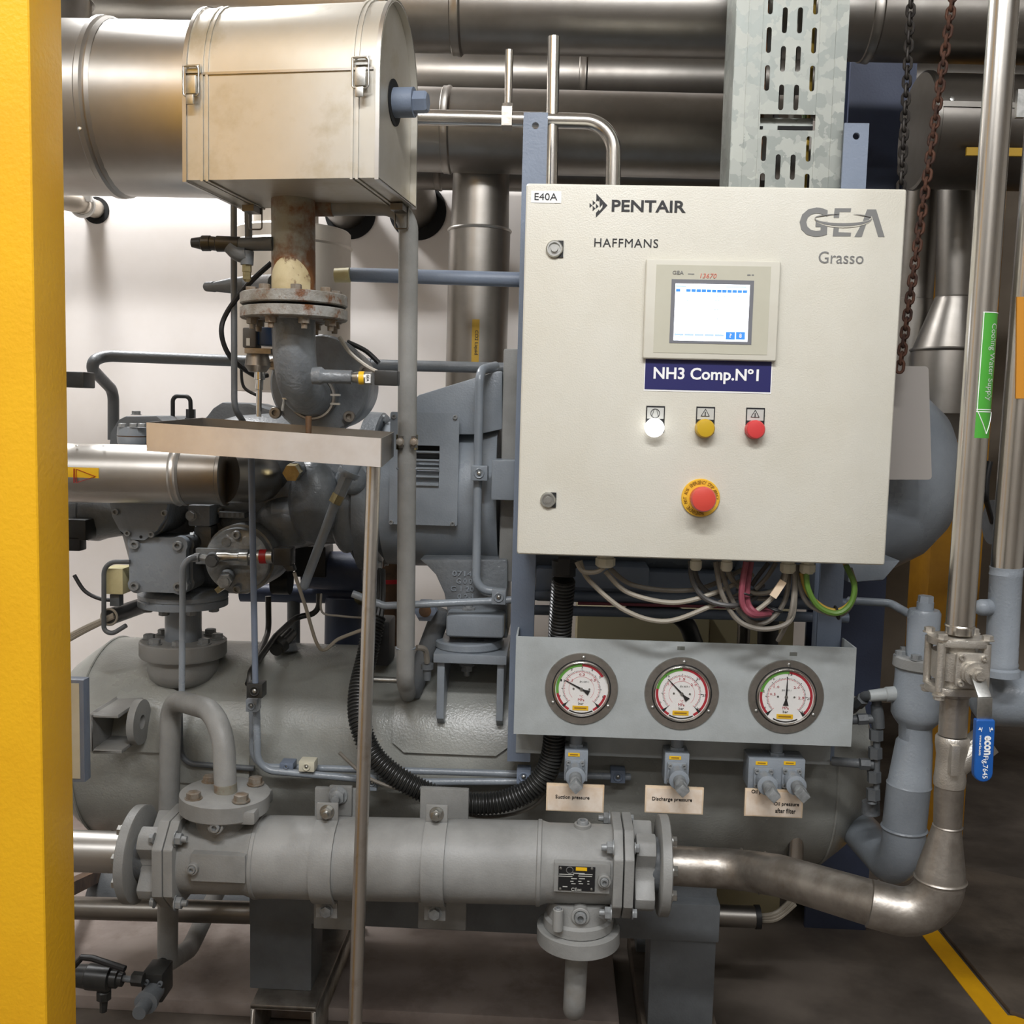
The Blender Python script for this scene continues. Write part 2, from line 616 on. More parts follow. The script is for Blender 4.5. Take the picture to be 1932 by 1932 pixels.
def bolt_ring(kind, parent, c, d, R, n, r, material, a0=0.0, name='bolt'):
    u, w, d = frame(d)
    for i in range(n):
        a = a0 + 2 * math.pi * i / n
        inst(kind, parent, Vector(c) + (u * math.cos(a) + w * math.sin(a)) * R, d, r, material, name)


def curve_plate(name, outer, holes, o, u, v, thick, material, parent, bevel=0.0):
    """flat plate with real holes: outlines of (a,b) in the u,v plane at o; thickness goes along u x v"""
    cu = bpy.data.curves.new(name, 'CURVE')
    cu.dimensions = '2D'
    cu.fill_mode = 'BOTH'
    cu.extrude = thick / 2
    for poly in [outer] + holes:
        s = cu.splines.new('POLY')
        s.points.add(len(poly) - 1)
        for i, (a, b) in enumerate(poly):
            s.points[i].co = (a, b, 0, 1)
        s.use_cyclic_u = True
    t = bpy.data.objects.new(name, cu)
    COL.objects.link(t)
    me = bpy.data.meshes.new_from_object(t)
    bpy.data.objects.remove(t)
    bpy.data.curves.remove(cu)
    u, v = Vector(u).normalized(), Vector(v).normalized()
    w = u.cross(v)
    mt = Matrix(((u.x, v.x, w.x, o[0]), (u.y, v.y, w.y, o[1]), (u.z, v.z, w.z, o[2]), (0, 0, 0, 1)))
    me.transform(Matrix.Translation(-ORG[parent.name]) @ mt)
    me.polygons.foreach_set('use_smooth', [False] * len(me.polygons))
    me.materials.clear()
    return link_mesh(name, me, material, parent)


def stadium(cx, cy, w, h, n=6):
    """upright slot outline"""
    r = w / 2
    pts = []
    for i in range(n + 1):
        a = math.pi * i / n
        pts.append((cx + r * math.cos(a), cy + h / 2 - r + r * math.sin(a)))
    for i in range(n + 1):
        a = math.pi + math.pi * i / n
        pts.append((cx + r * math.cos(a), cy - h / 2 + r + r * math.sin(a)))
    return pts


def circ(cx, cy, r, n=20):
    return [(cx + r * math.cos(2 * math.pi * i / n), cy + r * math.sin(2 * math.pi * i / n)) for i in range(n)]


def rrect(w, h, r, n=4, cx=0, cy=0):
    pts = []
    for sx, sy, a0 in ((1, 1, 0), (-1, 1, 90), (-1, -1, 180), (1, -1, 270)):
        for i in range(n + 1):
            a = math.radians(a0 + 90 * i / n)
            pts.append((cx + sx * (w / 2 - r) + r * math.cos(a), cy + sy * (h / 2 - r) + r * math.sin(a)))
    return pts


XV, NY = Vector((1, 0, 0)), Vector((0, -1, 0))


def text(s, c, w, h, material, parent, u=XV, v=ZV, bold=0.0, name='lettering', thick=0.0004, res=3, shear=0.0, spacing=1.0):
    """letters fitted into a box of width w and height h centred on c (h None keeps proportion)"""
    cu = bpy.data.curves.new(name, 'FONT')
    cu.body = s
    cu.extrude = 0.02
    cu.offset = bold
    cu.resolution_u = res
    cu.shear = shear
    cu.space_character = spacing
    t = bpy.data.objects.new(name, cu)
    COL.objects.link(t)
    me = bpy.data.meshes.new_from_object(t)
    bpy.data.objects.remove(t)
    bpy.data.curves.remove(cu)
    xs = [p.co.x for p in me.vertices]
    ys = [p.co.y for p in me.vertices]
    x0, x1, y0, y1 = min(xs), max(xs), min(ys), max(ys)
    kx = w / (x1 - x0)
    ky = h / (y1 - y0) if h else kx
    u, v = Vector(u).normalized(), Vector(v).normalized()
    d = u.cross(v)
    o = Vector(c) - ORG[parent.name]
    for p in me.vertices:
        a, b, e = (p.co.x - (x0 + x1) / 2) * kx, (p.co.y - (y0 + y1) / 2) * ky, p.co.z / 0.02 * thick
        p.co = o + u * a + v * b + d * e
    me.materials.clear()
    return link_mesh(name, me, material, parent)


def ptext(s, cx, cy, wpx, hpx, Y, material, parent, bold=0.0, **kw):
    k = K(cx, cy, Y)
    return text(s, P(cx, cy, Y), wpx * k, hpx * k if hpx else None, material, parent, bold=bold, **kw)


def rbox(parent, name, material, cx, cy, wpx, hpx, Y, depth, bevel=0.002, label=None):
    m = MB()
    m.pbox(cx, cy, wpx, hpx, Y, depth)
    return m.build(name, material, parent, bevel=bevel, label=label)
# =================================================================== the hall
WALLY = 3.1


def struct(name, m, material, **kw):
    o = m.single(name, None, None, material, kind='structure', **kw)
    return o


XW = P(1642, 800, WALLY).x
struct('floor', MB().box(-3.2, 4.2, -3.2, 4.8, -0.1, 0.0), 'concrete')
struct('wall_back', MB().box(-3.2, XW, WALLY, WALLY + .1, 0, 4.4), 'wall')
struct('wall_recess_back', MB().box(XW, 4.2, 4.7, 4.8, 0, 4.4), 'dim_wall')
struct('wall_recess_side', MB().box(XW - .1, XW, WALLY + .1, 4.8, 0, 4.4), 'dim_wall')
struct('wall_left', MB().box(-3.3, -3.2, -3.2, WALLY + .1, 0, 4.4), 'hall_wall')
struct('wall_right', MB().box(4.2, 4.3, -3.2, 4.8, 0, 4.4), 'hall_wall')
struct('wall_front', MB().box(-3.3, 4.3, -3.3, -3.2, 0, 4.4), 'hall_wall')
struct('ceiling', MB().box(-3.3, 4.3, -3.3, 4.8, 4.4, 4.5), 'ceiling')

# concrete plinth under the machine
_e = PZ(1162, 1860, 0.03)
_fy = PZ(400, 1890, 0.03).y
m = MB()
m.box(-2.6, _e.x, _fy, WALLY, 0.0, 0.03)
m.single('concrete_plinth', 'low pinkish concrete plinth under the compressor skid', 'plinth', 'plinth', bevel=0.004)
m = MB()
m.box(-2.6, _e.x - 0.02, _fy - 0.24, _fy - 0.16, 0.0, 0.02)
m.single('floor_kerb', 'narrow concrete strip on the floor in front of the plinth', 'kerb', 'concrete_rough', bevel=0.003)

# rough floor patch on the right
a, b = PZ(1835, 1650, 0), PZ(1700, 1932, 0)
m = MB()
pl = [PZ(1818, 1640), PZ(1960, 1672), PZ(2100, 1760), PZ(2140, 2000), PZ(1905, 1915), PZ(1760, 1740)]
m.prism([(p.x, p.y) for p in pl], (0, 0, 0), (1, 0, 0), (0, 1, 0), (0, 0, 0.012))
m.single('floor_patch', 'rough raised patch of broken concrete beyond the yellow line', 'floor patch', 'concrete_rough', bevel=0.003)

# yellow floor lines
def floor_line(pts, w, label):
    m = MB()
    for i in range(len(pts) - 1):
        p, q = pts[i], pts[i + 1]
        d = (q - p).normalized()
        s = Vector((-d.y, d.x, 0)) * w / 2
        z = Vector((0, 0, 0.002))
        m.hexa([p - s - z, q - s - z, q + s - z, p + s - z, p - s + z, q - s + z, q + s + z, p + s + z])
    return m.single('floor_line', label, 'floor line', 'yellow_line')


floor_line([PZ(1688, 1678), PZ(1908, 1952)], 0.05, 'yellow painted floor line running towards the right corner')
floor_line([PZ(1885, 1928), PZ(2050, 1940)], 0.05, 'short yellow floor line turning right at the corner')
floor_line([PZ(1330, 1676), PZ(1420, 1681)], 0.02, 'thin far yellow floor line below the cooling pipe')

# yellow foreground column
Yc = 1.10
X1 = P(71, 966, Yc).x
# find the depth where the rear edge sits on the same X
Y2 = Yc * (ray(71, 966).x / ray(71, 966).y) / (ray(131, 966).x / ray(131, 966).y)
m = MB()
m.box(X1 - 0.26, X1, Yc, Y2, 0, 4.38)
m.single('steel_column', 'yellow painted steel column at the left edge in the foreground', 'column', 'yellow_paint', bevel=0.004, seg=3)

# dark ochre column far right
m = MB()
c = P(1812, 1000, 2.92)
m.box(c.x - 0.08, c.x + 0.065, 2.92, 3.08, 0, 3.2)
m.single('yellow_post', 'dark ochre yellow steel post behind the cooling water pipes', 'post', 'ochre', bevel=0.004)

# blue steel stanchion behind the cabinet
m = MB()
c0, c1 = P(1596, 300, 2.52), P(1720, 300, 2.52)
m.box(c0.x, c1.x, 2.52, 2.532, 0.0, 2.6)
m.box(c0.x, c1.x, 2.66, 2.672, 0.0, 2.6)
m.box((c0.x + c1.x) / 2 - .005, (c0.x + c1.x) / 2 + .005, 2.532, 2.66, 0.0, 2.6)
m.single('steel_stanchion', 'dark blue steel stanchion standing behind the control cabinet', 'stanchion', 'blue_column')


# =================================================================== overhead pipework
def bead(m, px, py, Y, hw, d=(1, 0, 0), r=0.004):
    m.torus(P(px, py, Y), d, hw * K(px, py, Y), r, 40, 6)


def clad_pipe(name, label, Y, a, b, hw, material, joints=(), grow=1.0, cat='pipe', n=40, group=None):
    """straight cladded pipe between two pixels; joints are pixels (x,y) with lap bands"""
    T = thing(name, label, cat, P(a[0], a[1] + hw, Y))
    m = MB()
    m.rg(Y, [(a[0], a[1], hw), (b[0], b[1], hw * grow)], n)
    o = m.build('cladding', material, T)
    d = (P(b[0], b[1], Y) - P(a[0], a[1], Y))
    for j in joints:
        m = MB()
        c, k = P(j[0], j[1], Y), K(j[0], j[1], Y)
        dd = d.normalized()
        m.lathe(c - dd * .012, dd, [(0, hw * k), (.002, hw * k + .003), (.01, hw * k + .003), (.013, hw * k + .0045), (.018, hw * k + .0045), (.022, hw * k)], n, False)
        m.build('joint_band', material, T)
    return T


clad_pipe('overhead_pipe', 'wide stainless clad pipe along the very top of the view', 2.15, (-1100, -21), (3500, 72), 76, 'stainless_dull', [(865, 20), (735, 17), (1640, 34)])
clad_pipe('overhead_pipe', 'stainless clad pipe darkened for the shadow below the top overhead pipe', 2.8, (-700, 121), (2900, 186), 62, 'stainless_dark', [(1100, 154)])  # dark steel colour stands for the shadow band under the top pipe
clad_pipe('overhead_pipe', 'stainless clad pipe behind the elbowed thin tube', 2.5, (500, 238), (1500, 262), 76, 'stainless_dull', [(846, 246)])
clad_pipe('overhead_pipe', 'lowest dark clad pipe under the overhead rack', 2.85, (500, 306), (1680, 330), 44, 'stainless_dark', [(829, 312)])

# left dark pipe bit coming down at the top left corner
T = thing('overhead_elbow', 'dark clad pipe elbow at the top left corner', 'pipe', P(95, 60, 1.86))
m = MB()
m.pipe([(75, -160, 1.86), (95, -20, 1.86), (95, 90, 1.8)], 0.068, 0.1, 32)
m.build('cladding', 'stainless_dark', T)
m = MB()
m.torus(P(94, -4, 1.858), (0.05, 0, 1), 0.070, 0.005, 32, 6)
m.build('joint_band', 'stainless_dull', T)

# big insulated suction duct at upper left
T = clad_pipe('suction_duct', 'wide satin stainless suction duct left of the valve box', 1.78, (-900, 187), (440, 212), 156, 'stainless', [])
m = MB()
c, k = P(222, 207, 1.78), K(222, 207, 1.78)
m.lathe(c, (1, 0, 0), [(-.012, 156 * k), (-.008, 156 * k + .005), (0, 156 * k + .005), (.004, 156 * k + .001), (.008, 156 * k + .004), (.014, 156 * k)], 56, False)
m.build('swage_ring', 'stainless', T)
m = MB()
m.obox(P(250, 140, 1.7) + Vector((0, -.056, 0)), (1, 0, 0), (0, 1, 0), (0, 0, 1), 0.15, 0.003, 0.003)
inst('rivet', T, P(150, 243, 1.63), (0, -1, .1), 0.004, 'zinc', 'rivet')

# thin tube with elbow, hanger and clamp
T = thing('thin_tube', 'thin bright stainless tube with a downward elbow above the cabinet', 'pipe', P(1157, 400, 1.95))
m = MB()
r = 14.5 * K(1000, 220, 1.95)
m.pipe([(700, 219, 1.95), (1158, 230, 1.95), (1156, 420, 1.95)], r, 0.055, 20, 10)
m.build('tube', 'pipe_bright', T)
m = MB()
k = K(957, 220, 1.95)
m.obox(P(957, 224, 1.95), XV, (0, 1, 0), ZV, .019, .04, .034)
m.build('clamp', 'steel_dirty', T)
T = thing('hanger_rod', 'short stainless hanger rod with nut holding the thin tube', 'hanger', P(958, 207, 1.95))
m = MB()
m.rg(1.95, [(961, 95, 8), (959, 200, 7)], 16)
m.build('rod', 'pipe_bright', T)
m = MB()
m.rg(1.95, [(958, 196, 11), (958, 208, 11)], 6)
m.build('nut', 'steel_dirty', T)
m = MB()
m.rg(1.95, [(1045, 70, 11.5), (1040, 380, 11.5)], 20)
m.single('vertical_tube', 'upright stainless tube just right of the grey holed post', 'pipe', 'pipe_bright')

# duct dropping behind the motor
T = thing('drop_duct', 'upright stainless clad duct with yellow tag behind the motor housing', 'duct', P(900, 760, 2.6))
m = MB()
m.rg(2.6, [(910, 270, 52), (905, 436, 55)], 40)
m.rg(2.6, [(905, 436, 58), (897, 760, 57)], 40)
m.build('cladding', 'stainless_dull', T)
m = MB()
m.torus(P(905, 436, 2.6), ZV, 58 * K(905, 436, 2.6), .004, 40, 6)
m.build('joint_band', 'stainless', T)
c, k = P(897, 644, 2.6), K(897, 644, 2.6)
fy = 2.6 - 57 * k - .001
m = MB()
m.pbox(897, 644, 14, 82, fy, .004)
m.build('tag', 'tag_dim', T, label='yellow vertical tag with black lettering')
text('CO2 Liquid', P(898, 646, fy - .001), 44 * k, 8 * k, 'ink', T, u=(0, 0, -1), v=(1, 0, 0))

# pipe ends going through the wall with dark sleeves
def wall_pipe(px, py, hw, label, Y0, off=(0, 0)):
    T = thing('wall_pipe', label, 'pipe', P(px, py + hw, WALLY))
    c1 = P(px, py, WALLY)
    k = K(px, py, WALLY)
    m = MB()
    c0 = Vector((c1.x + off[0], Y0, c1.z + off[1]))
    m.cyl(c0, c1 + Vector((0, .02, 0)), hw * k, n=36)
    m.build('cladding', 'stainless_dull', T)
    m = MB()
    m.lathe(c1 + Vector((.01, -.006, -.01)), (0, 1, 0), [(0, hw * k + .016), (.01, hw * k + .016)], 40)
    m.build('sleeve', 'dark_gap', T)


wall_pipe(782, 392, 44, 'large clad pipe entering the wall through a black sleeve', 2.75, (0, .1))
wall_pipe(655, 396, 38, 'clad pipe entering the wall left of the grey riser bend', 2.7, (-.02, .06))
T = thing('wall_stub', 'pale clamped pipe stub entering a round hole in the wall', 'pipe', P(180, 410, WALLY))
m = MB()
m.pipe([(60, 366, 2.85), (150, 384, 2.95), (185, 396, 3.12)], .027, .03, 18)
m.build('pipe', 'stainless_pale', T)
m = MB()
m.torus(P(155, 386, 2.96), P(185, 396, 3.12) - P(150, 384, 2.95), .032, .006, 24, 6)
m.obox(P(163, 374, 2.95), XV, (0, 1, 0), ZV, .03, .012, .02)
m.build('clamp', 'white', T)
m = MB()
c = P(182, 397, WALLY)
m.cyl(c + Vector((0, -.004, 0)), c + Vector((0, .01, 0)), .04, n=24)
m.build('wall_hole', 'dark_gap', T)

# pale insulated vessel behind the rusty riser
T = thing('insulated_vessel', 'pale upright clad vessel standing behind the rusty riser', 'vessel', P(553, 728, 2.55))
m = MB()
m.rg(2.55, [(553, 436, 104), (553, 440, 108), (553, 462, 108), (553, 466, 111), (553, 470, 108), (552, 740, 107)], 48)
m.build('cladding', 'stainless_pale', T)  # pale colour holds the reflection of the white wall
m = MB()
m.rg(2.55, [(540, 250, 60), (540, 442, 60)], 36)
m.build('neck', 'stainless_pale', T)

# right hand clad vessel and drops
T = thing('clad_header', 'stainless clad header with rounded end behind the rusty chains', 'pipe', P(1800, 350, 2.1))
m = MB()
Yh = 2.15
k = K(1730, 250, Yh)
c0 = P(1728, 248, Yh)
c1 = P(3300, 286, Yh)
R = 103 * k
d = (c1 - c0).normalized()
m.lathe(c0, d, [(0, R * .2), (0, R), (.004, R + .004), (.012, R + .004), (.014, R), ((c1 - c0).length, R)], 48)
m.build('cladding', 'stainless_dark', T)
m = MB()
s = Vector((0, -R - .002, .02))
m.obox(c0 + d * .45 + Vector((0, -R * .985, R * .2)), d, (0, 1, 0), ZV, .88, .006, .01)
m.build('seam', 'stainless_dull', T)
for t in (.03, .1, .26, .4):
    inst('rivet', T, c0 + d * t + Vector((0, -R * .96, R * .29)), (0, -1, .25), .006, 'zinc', 'rivet')
m = MB()
m.pbox(1880, 286, 110, 15, Yh - R - .004, .006)
m.build('tag', 'tag_dim', T, label='yellow tag strip')
m = MB()
m.obox(P(1925, 196, 1.99), XV, (0, 1, 0), ZV, .015, .01, .05)
m.build('latch', 'zinc', T)

T = thing('drop_pipe', 'stainless clad pipe dropping beside the right edge of the cabinet', 'pipe', P(1725, 760, 2.5))
m = MB()
m.rg(2.45, [(1748, 300, 36), (1738, 360, 36), (1722, 565, 36), (1722, 566, 38), (1706, 780, 38)], 32)
m.build('cladding', 'stainless_dull', T)
m = MB()
m.pbox(1760, 500, 7, 95, 2.47, .004)
m.build('tag', 'tag_dim', T, label='narrow yellow tag')
T = thing('reducer_pipe', 'stainless clad pipe widening through a cone beside the drop pipe', 'pipe', P(1790, 800, 2.35))
m = MB()
m.rg(2.35, [(1804, 360, 34), (1801, 560, 34), (1801, 562, 36), (1800, 566, 36), (1786, 660, 62), (1786, 664, 63), (1778, 780, 63), (1778, 790, 55), (1776, 830, 52)], 40)
m.build('cladding', 'stainless_dull', T)
m = MB()
m.torus(P(1786, 661, 2.35), ZV, 63 * K(1786, 661, 2.35), .004, 40, 6)
m.build('joint_band', 'stainless_dull', T)


# rusty chains
def chain(label, pts, npitch, material, size=1.0):
    P0 = [P(*p) for p in pts]
    T = thing('chain', label, 'chain', P0[-1], 'hoist chains')
    me = MB()
    L, W, r = 1.0, .34, .13          # link length (outer), half width, wire
    ring = []
    h = L / 2 - W
    for i in range(20):
        a = 2 * math.pi * i / 20
        ring.append(Vector((W * math.cos(a) * .82, 0, (h if math.sin(a) >= 0 else -h) + W * math.sin(a))))
    ring.append(ring[0])
    mm = MB()
    mm.path(ring, r, 7, False)
    mesh = mm.mesh('link')
    mesh.materials.append(M[material])
    # total length
    seg = [(P0[i + 1] - P0[i]).length for i in range(len(P0) - 1)]
    tot = sum(seg)
    n = int(tot / npitch)
    for i in range(n):
        t = (i + .5) * tot / n
        j = 0
        while j < len(seg) - 1 and t > seg[j]:
            t -= seg[j]
            j += 1
        p = P0[j].lerp(P0[j + 1], t / seg[j])
        d = (P0[j + 1] - P0[j]).normalized()
        o = bpy.data.objects.new('link', mesh)
        COL.objects.link(o)
        o.parent = T
        o.location = p - ORG[T.name]
        q = d.to_track_quat('Z', 'Y').to_matrix() @ Matrix.Rotation(math.radians(90 if i % 2 else 12) + .35, 3, 'Z')
        o.rotation_euler = q.to_euler()
        s = tot / n * 1.42
        o.scale = (s, s, s)
    return T


chain('dark steel chain hanging nearest the blue stanchion', [(1734, -280, 1.9), (1700, 360, 1.9)], .0148, 'chain_dark')
chain('rusty brown chain hanging beside the cooling water pipe', [(1837, -280, 1.85), (1697, 700, 1.85)], .0148, 'rust_chain')
# =================================================================== support posts and cable tray
def post(px, top, label, Y=1.868, wpx=46, hole=None, zb=None):
    zb = P(px - 30, 1436, Y).z
    c = P(px, top, Y)
    k = K(px, top, Y)
    w = wpx * k
    T = thing('support_post', label, 'post', (c.x, Y, zb))
    h = c.z - zb
    curve_plate('web', [(-w / 2, 0), (w / 2, 0), (w / 2, h), (-w / 2, h)], [circ(0, h - 24 * k, 6.5 * k)],
                (c.x, Y, zb), XV, ZV, .006, 'paint_blue', T)
    m = MB()
    m.box(c.x - w / 2, c.x - w / 2 + .005, Y, Y + .035, zb, c.z - .18)
    m.box(c.x + w / 2 - .005, c.x + w / 2, Y, Y + .035, zb, c.z - .18)
    m.build('flange', 'paint_blue', T)
    return T


post(1011, 213, 'blue-grey drilled post rising left of the cabinet top')
post(1616, 233, 'blue-grey drilled post rising right of the cable tray')

Yt = 1.885
kt = K(1488, 180, Yt)
ct = P(1488, 180, Yt)
T = thing('cable_tray', 'perforated galvanised cable tray coming down behind the cabinet', 'cable tray', (ct.x, Yt, ct.z - 260 * kt))
holes = []
W2 = 104 * kt
def tz(py):           # pixel row to metres above the tray centre
    return (180 - py) * kt
for py in (-735, -664, -593, -522, -451, -381, -310, -239, -168, -98, -27, 44, 114, 184):
    for dx in (-14, 14):
        holes.append(stadium(dx * kt, tz(py), 9.5 * kt, 47 * kt))
for py in (-699, -628, -557, -486, -416, -345, -274, -203, -132, -61, 10, 80, 149):
    for dx in (-42, 42):
        holes.append(stadium(dx * kt, tz(py), 9.5 * kt, 47 * kt))
for py in (312, 383):
    for dx in (-14, 14):
        holes.append(stadium(dx * kt, tz(py), 9.5 * kt, 47 * kt))
for py in (278, 347):
    for dx in (-42, 42):
        holes.append(stadium(dx * kt, tz(py), 9.5 * kt, 47 * kt))
holes.append([(-53 * kt, tz(244)), (53 * kt, tz(244)), (53 * kt, tz(215)), (-53 * kt, tz(215))])
curve_plate('tray_bottom', [(-W2, tz(430)), (W2, tz(430)), (W2, tz(-780)), (-W2, tz(-780))], holes,
            (ct.x, Yt, ct.z), XV, ZV, .0016, 'galvanized', T)
m = MB()
for s in (-1, 1):
    m.box(ct.x + s * W2 - .001, ct.x + s * W2 + .001, Yt, Yt + .11, ct.z + tz(430), ct.z + tz(-780))
    m.box(ct.x + s * (W2 - .008) - .008, ct.x + s * (W2 - .008) + .008, Yt + .108, Yt + .11, ct.z + tz(430), ct.z + tz(-780))
m.build('side_wall', 'galv_dull', T)
for x in (-53, 53, -80, 83):
    m = MB()
    m.box(ct.x + x * kt - .0012, ct.x + x * kt + .0012, Yt - .002, Yt, ct.z + tz(430), ct.z + tz(-780))
    m.build('rib', 'galvanized', T)
m = MB()
m.box(ct.x - 52 * kt, ct.x + 52 * kt, Yt + .018, Yt + .021, ct.z + tz(246), ct.z + tz(216))
m.build('cross_rail', 'galv_dull', T)
m = MB()
m.box(ct.x - 50 * kt, ct.x - 42 * kt, Yt + .016, Yt + .018, ct.z + tz(237), ct.z + tz(232))
m.box(ct.x - 14 * kt, ct.x + 52 * kt, Yt + .016, Yt + .018, ct.z + tz(238), ct.z + tz(231))
m.build('rail_slot', 'dark_gap', T)
for x, mt, lb in ((-43, 'cable_brown', 'brown'), (-15, 'cable_dark', 'dark grey'), (14, 'cable_grey', 'light grey'), (40, 'cable_green', 'green'), (46, 'cable_yellow', 'yellow')):
    m = MB()
    m.cord([Vector((ct.x + x * kt, Yt + .032, ct.z + tz(-780))), Vector((ct.x + x * kt, Yt + .034, ct.z + tz(180))), Vector((ct.x + x * kt - .002, Yt + .032, ct.z + tz(430)))], .0052)
    m.single('tray_cable', lb + ' cable seen through the slots of the cable tray', 'cable', mt, 'cables inside the cable tray')

# =================================================================== control cabinet
YC = 1.64
cc, kc = P(1334.5, 709.5, YC), K(1334.5, 709.5, YC)
CW, CH = 702 * kc, 700 * kc
cab = thing('control_cabinet', 'cream steel control cabinet with touch panel and push buttons', 'cabinet', (cc.x, YC + .1, cc.z - CH / 2))
m = MB()
m.box(cc.x - CW / 2 + .002, cc.x + CW / 2 - .002, YC + .021, YC + .21, cc.z - CH / 2 + .002, cc.z + CH / 2 - .002)
m.build('body', 'cream', cab, bevel=.004, seg=3)
m = MB()
m.box(cc.x - CW / 2, cc.x + CW / 2, YC, YC + .018, cc.z - CH / 2, cc.z + CH / 2)
m.build('door', 'cream', cab, bevel=.005, seg=3)
m = MB()
m.box(cc.x - CW / 2 + .006, cc.x + CW / 2 - .006, YC + .018, YC + .021, cc.z - CH / 2 + .006, cc.z + CH / 2 - .006)
m.build('door_seal', 'black_rubber', cab)
YF = YC - .0005


def decal(name, pts, material, parent, Y=YF, t=.0006):
    m = MB()
    m.pprism(pts, Y, t)
    return m.build(name, material, parent, smooth=0)


# corner label
rbox(cab, 'asset_label', 'white', 1030.5, 371.5, 57, 22, YC - .0008, .001, 0)
ptext('E40A', 1030, 371, 43, 13, YC - .0012, 'ink', cab)
# logo diamond
def lg(x, y):
    return (950 + x / 4.293, 330 + y / 4.293)
for tri in ([(752, 150), (842, 247), (748, 346), (749, 308), (772, 280), (778, 292), (800, 262), (803, 236), (780, 262), (776, 196), (752, 216)],
            [(697, 227), (718, 247), (697, 266)], [(722, 206), (745, 226), (722, 246)], [(722, 250), (745, 272), (722, 292)],
            [(748, 232), (770, 254), (748, 274)], [(752, 200), (774, 190), (774, 215)]):
    decal('logo', [lg(*p) for p in tri], 'ink', cab)
ptext('PENTAIR', 1224, 389, 139, 22, YF, 'ink', cab, bold=.022)
ptext('HAFFMANS', 1181.5, 458.5, 120, 16, YF, 'ink', cab, bold=.0, spacing=1.1)
# company logo right
ptext('G', 1535, 419, 52, 54, YF, 'logo_grey', cab, bold=.03)
decal('lettering', [(1575, 393), (1606, 393), (1605, 400), (1584, 400), (1583, 411), (1573, 411)], 'logo_grey', cab)
decal('lettering', [(1573, 428), (1583, 428), (1582, 438), (1606, 439), (1605, 446), (1571, 446)], 'logo_grey', cab)
decal('lettering', [(1636, 395), (1653, 395), (1669, 447), (1657, 447), (1645, 407), (1635, 421), (1626, 447), (1612, 447), (1627, 420)], 'logo_grey', cab)
def swoosh(cx, cy, a, b0, b1, a0, a1, material, Y, n=28, t=.0004):
    m = MB()
    vs = []
    for i in range(n + 1):
        q = math.radians(a0 + (a1 - a0) * i / n)
        f = math.sin(math.pi * i / n)
        x, y = cx + a * math.cos(q), cy + b0 * math.sin(q)
        vs += [P(x, y, Y), P(x, y + b1 * f + .5, Y), P(x, y, Y + t), P(x, y + b1 * f + .5, Y + t)]
    fs = []
    for i in range(n):
        q = 4 * i
        fs += [(q, q + 1, q + 5, q + 4), (q + 2, q + 6, q + 7, q + 3), (q, q + 4, q + 6, q + 2), (q + 1, q + 3, q + 7, q + 5)]
    return m.add(vs, fs).build('logo', material, cab, smooth=0)


swoosh(1591, 411, 54, 9, 9, 183, -3, 'cream', YC - .0012)
swoosh(1591, 411, 54, 10, 5, 183, -3, 'logo_grey', YC - .0018)
swoosh(1591, 411, 54, 8, 1.4, 183, 262, 'logo_grey', YC - .0018, 12)
swoosh(1591, 411, 54, 8, 1.2, 292, 352, 'logo_grey', YC - .0018, 12)
ptext('Grasso', 1587, 486, 84, 22, YF, 'logo_grey', cab)

# sign below the touch panel
rbox(cab, 'sign_border', 'white', 1335.5, 710, 239, 60, YC - .0006, .001, 0)
rbox(cab, 'sign_plate', 'navy', 1335.5, 708.5, 236, 57, YC - .001, .001, 0, label='navy blue sign with white lettering')
ptext('NH3 Comp.Nº1', 1332, 709, 197, 29, YC - .0014, 'white', cab, bold=.022)

# door locks
for x, y, r in ((1046, 470, 16), (1034, 943, 14.5)):
    k = K(x, y, YC)
    c = P(x, y, YC)
    m = MB()
    m.rings([c + NY * t for t in (-.001, .004, .007, .007, .004, .004, .009, .009)], [r * k * q for q in (1.02, 1, .86, .7, .66, .42, .4, .25)], NY, 28)
    lk = m.build('door_lock', 'zinc', cab)
    m = MB()
    m.obox(c + Vector((.35 * r * k, -.001, 0)), XV, (0, 1, 0), ZV, r * k * 1.4, .002, r * k * 1.95)
    m.build('lock_plate', 'ink', lk)

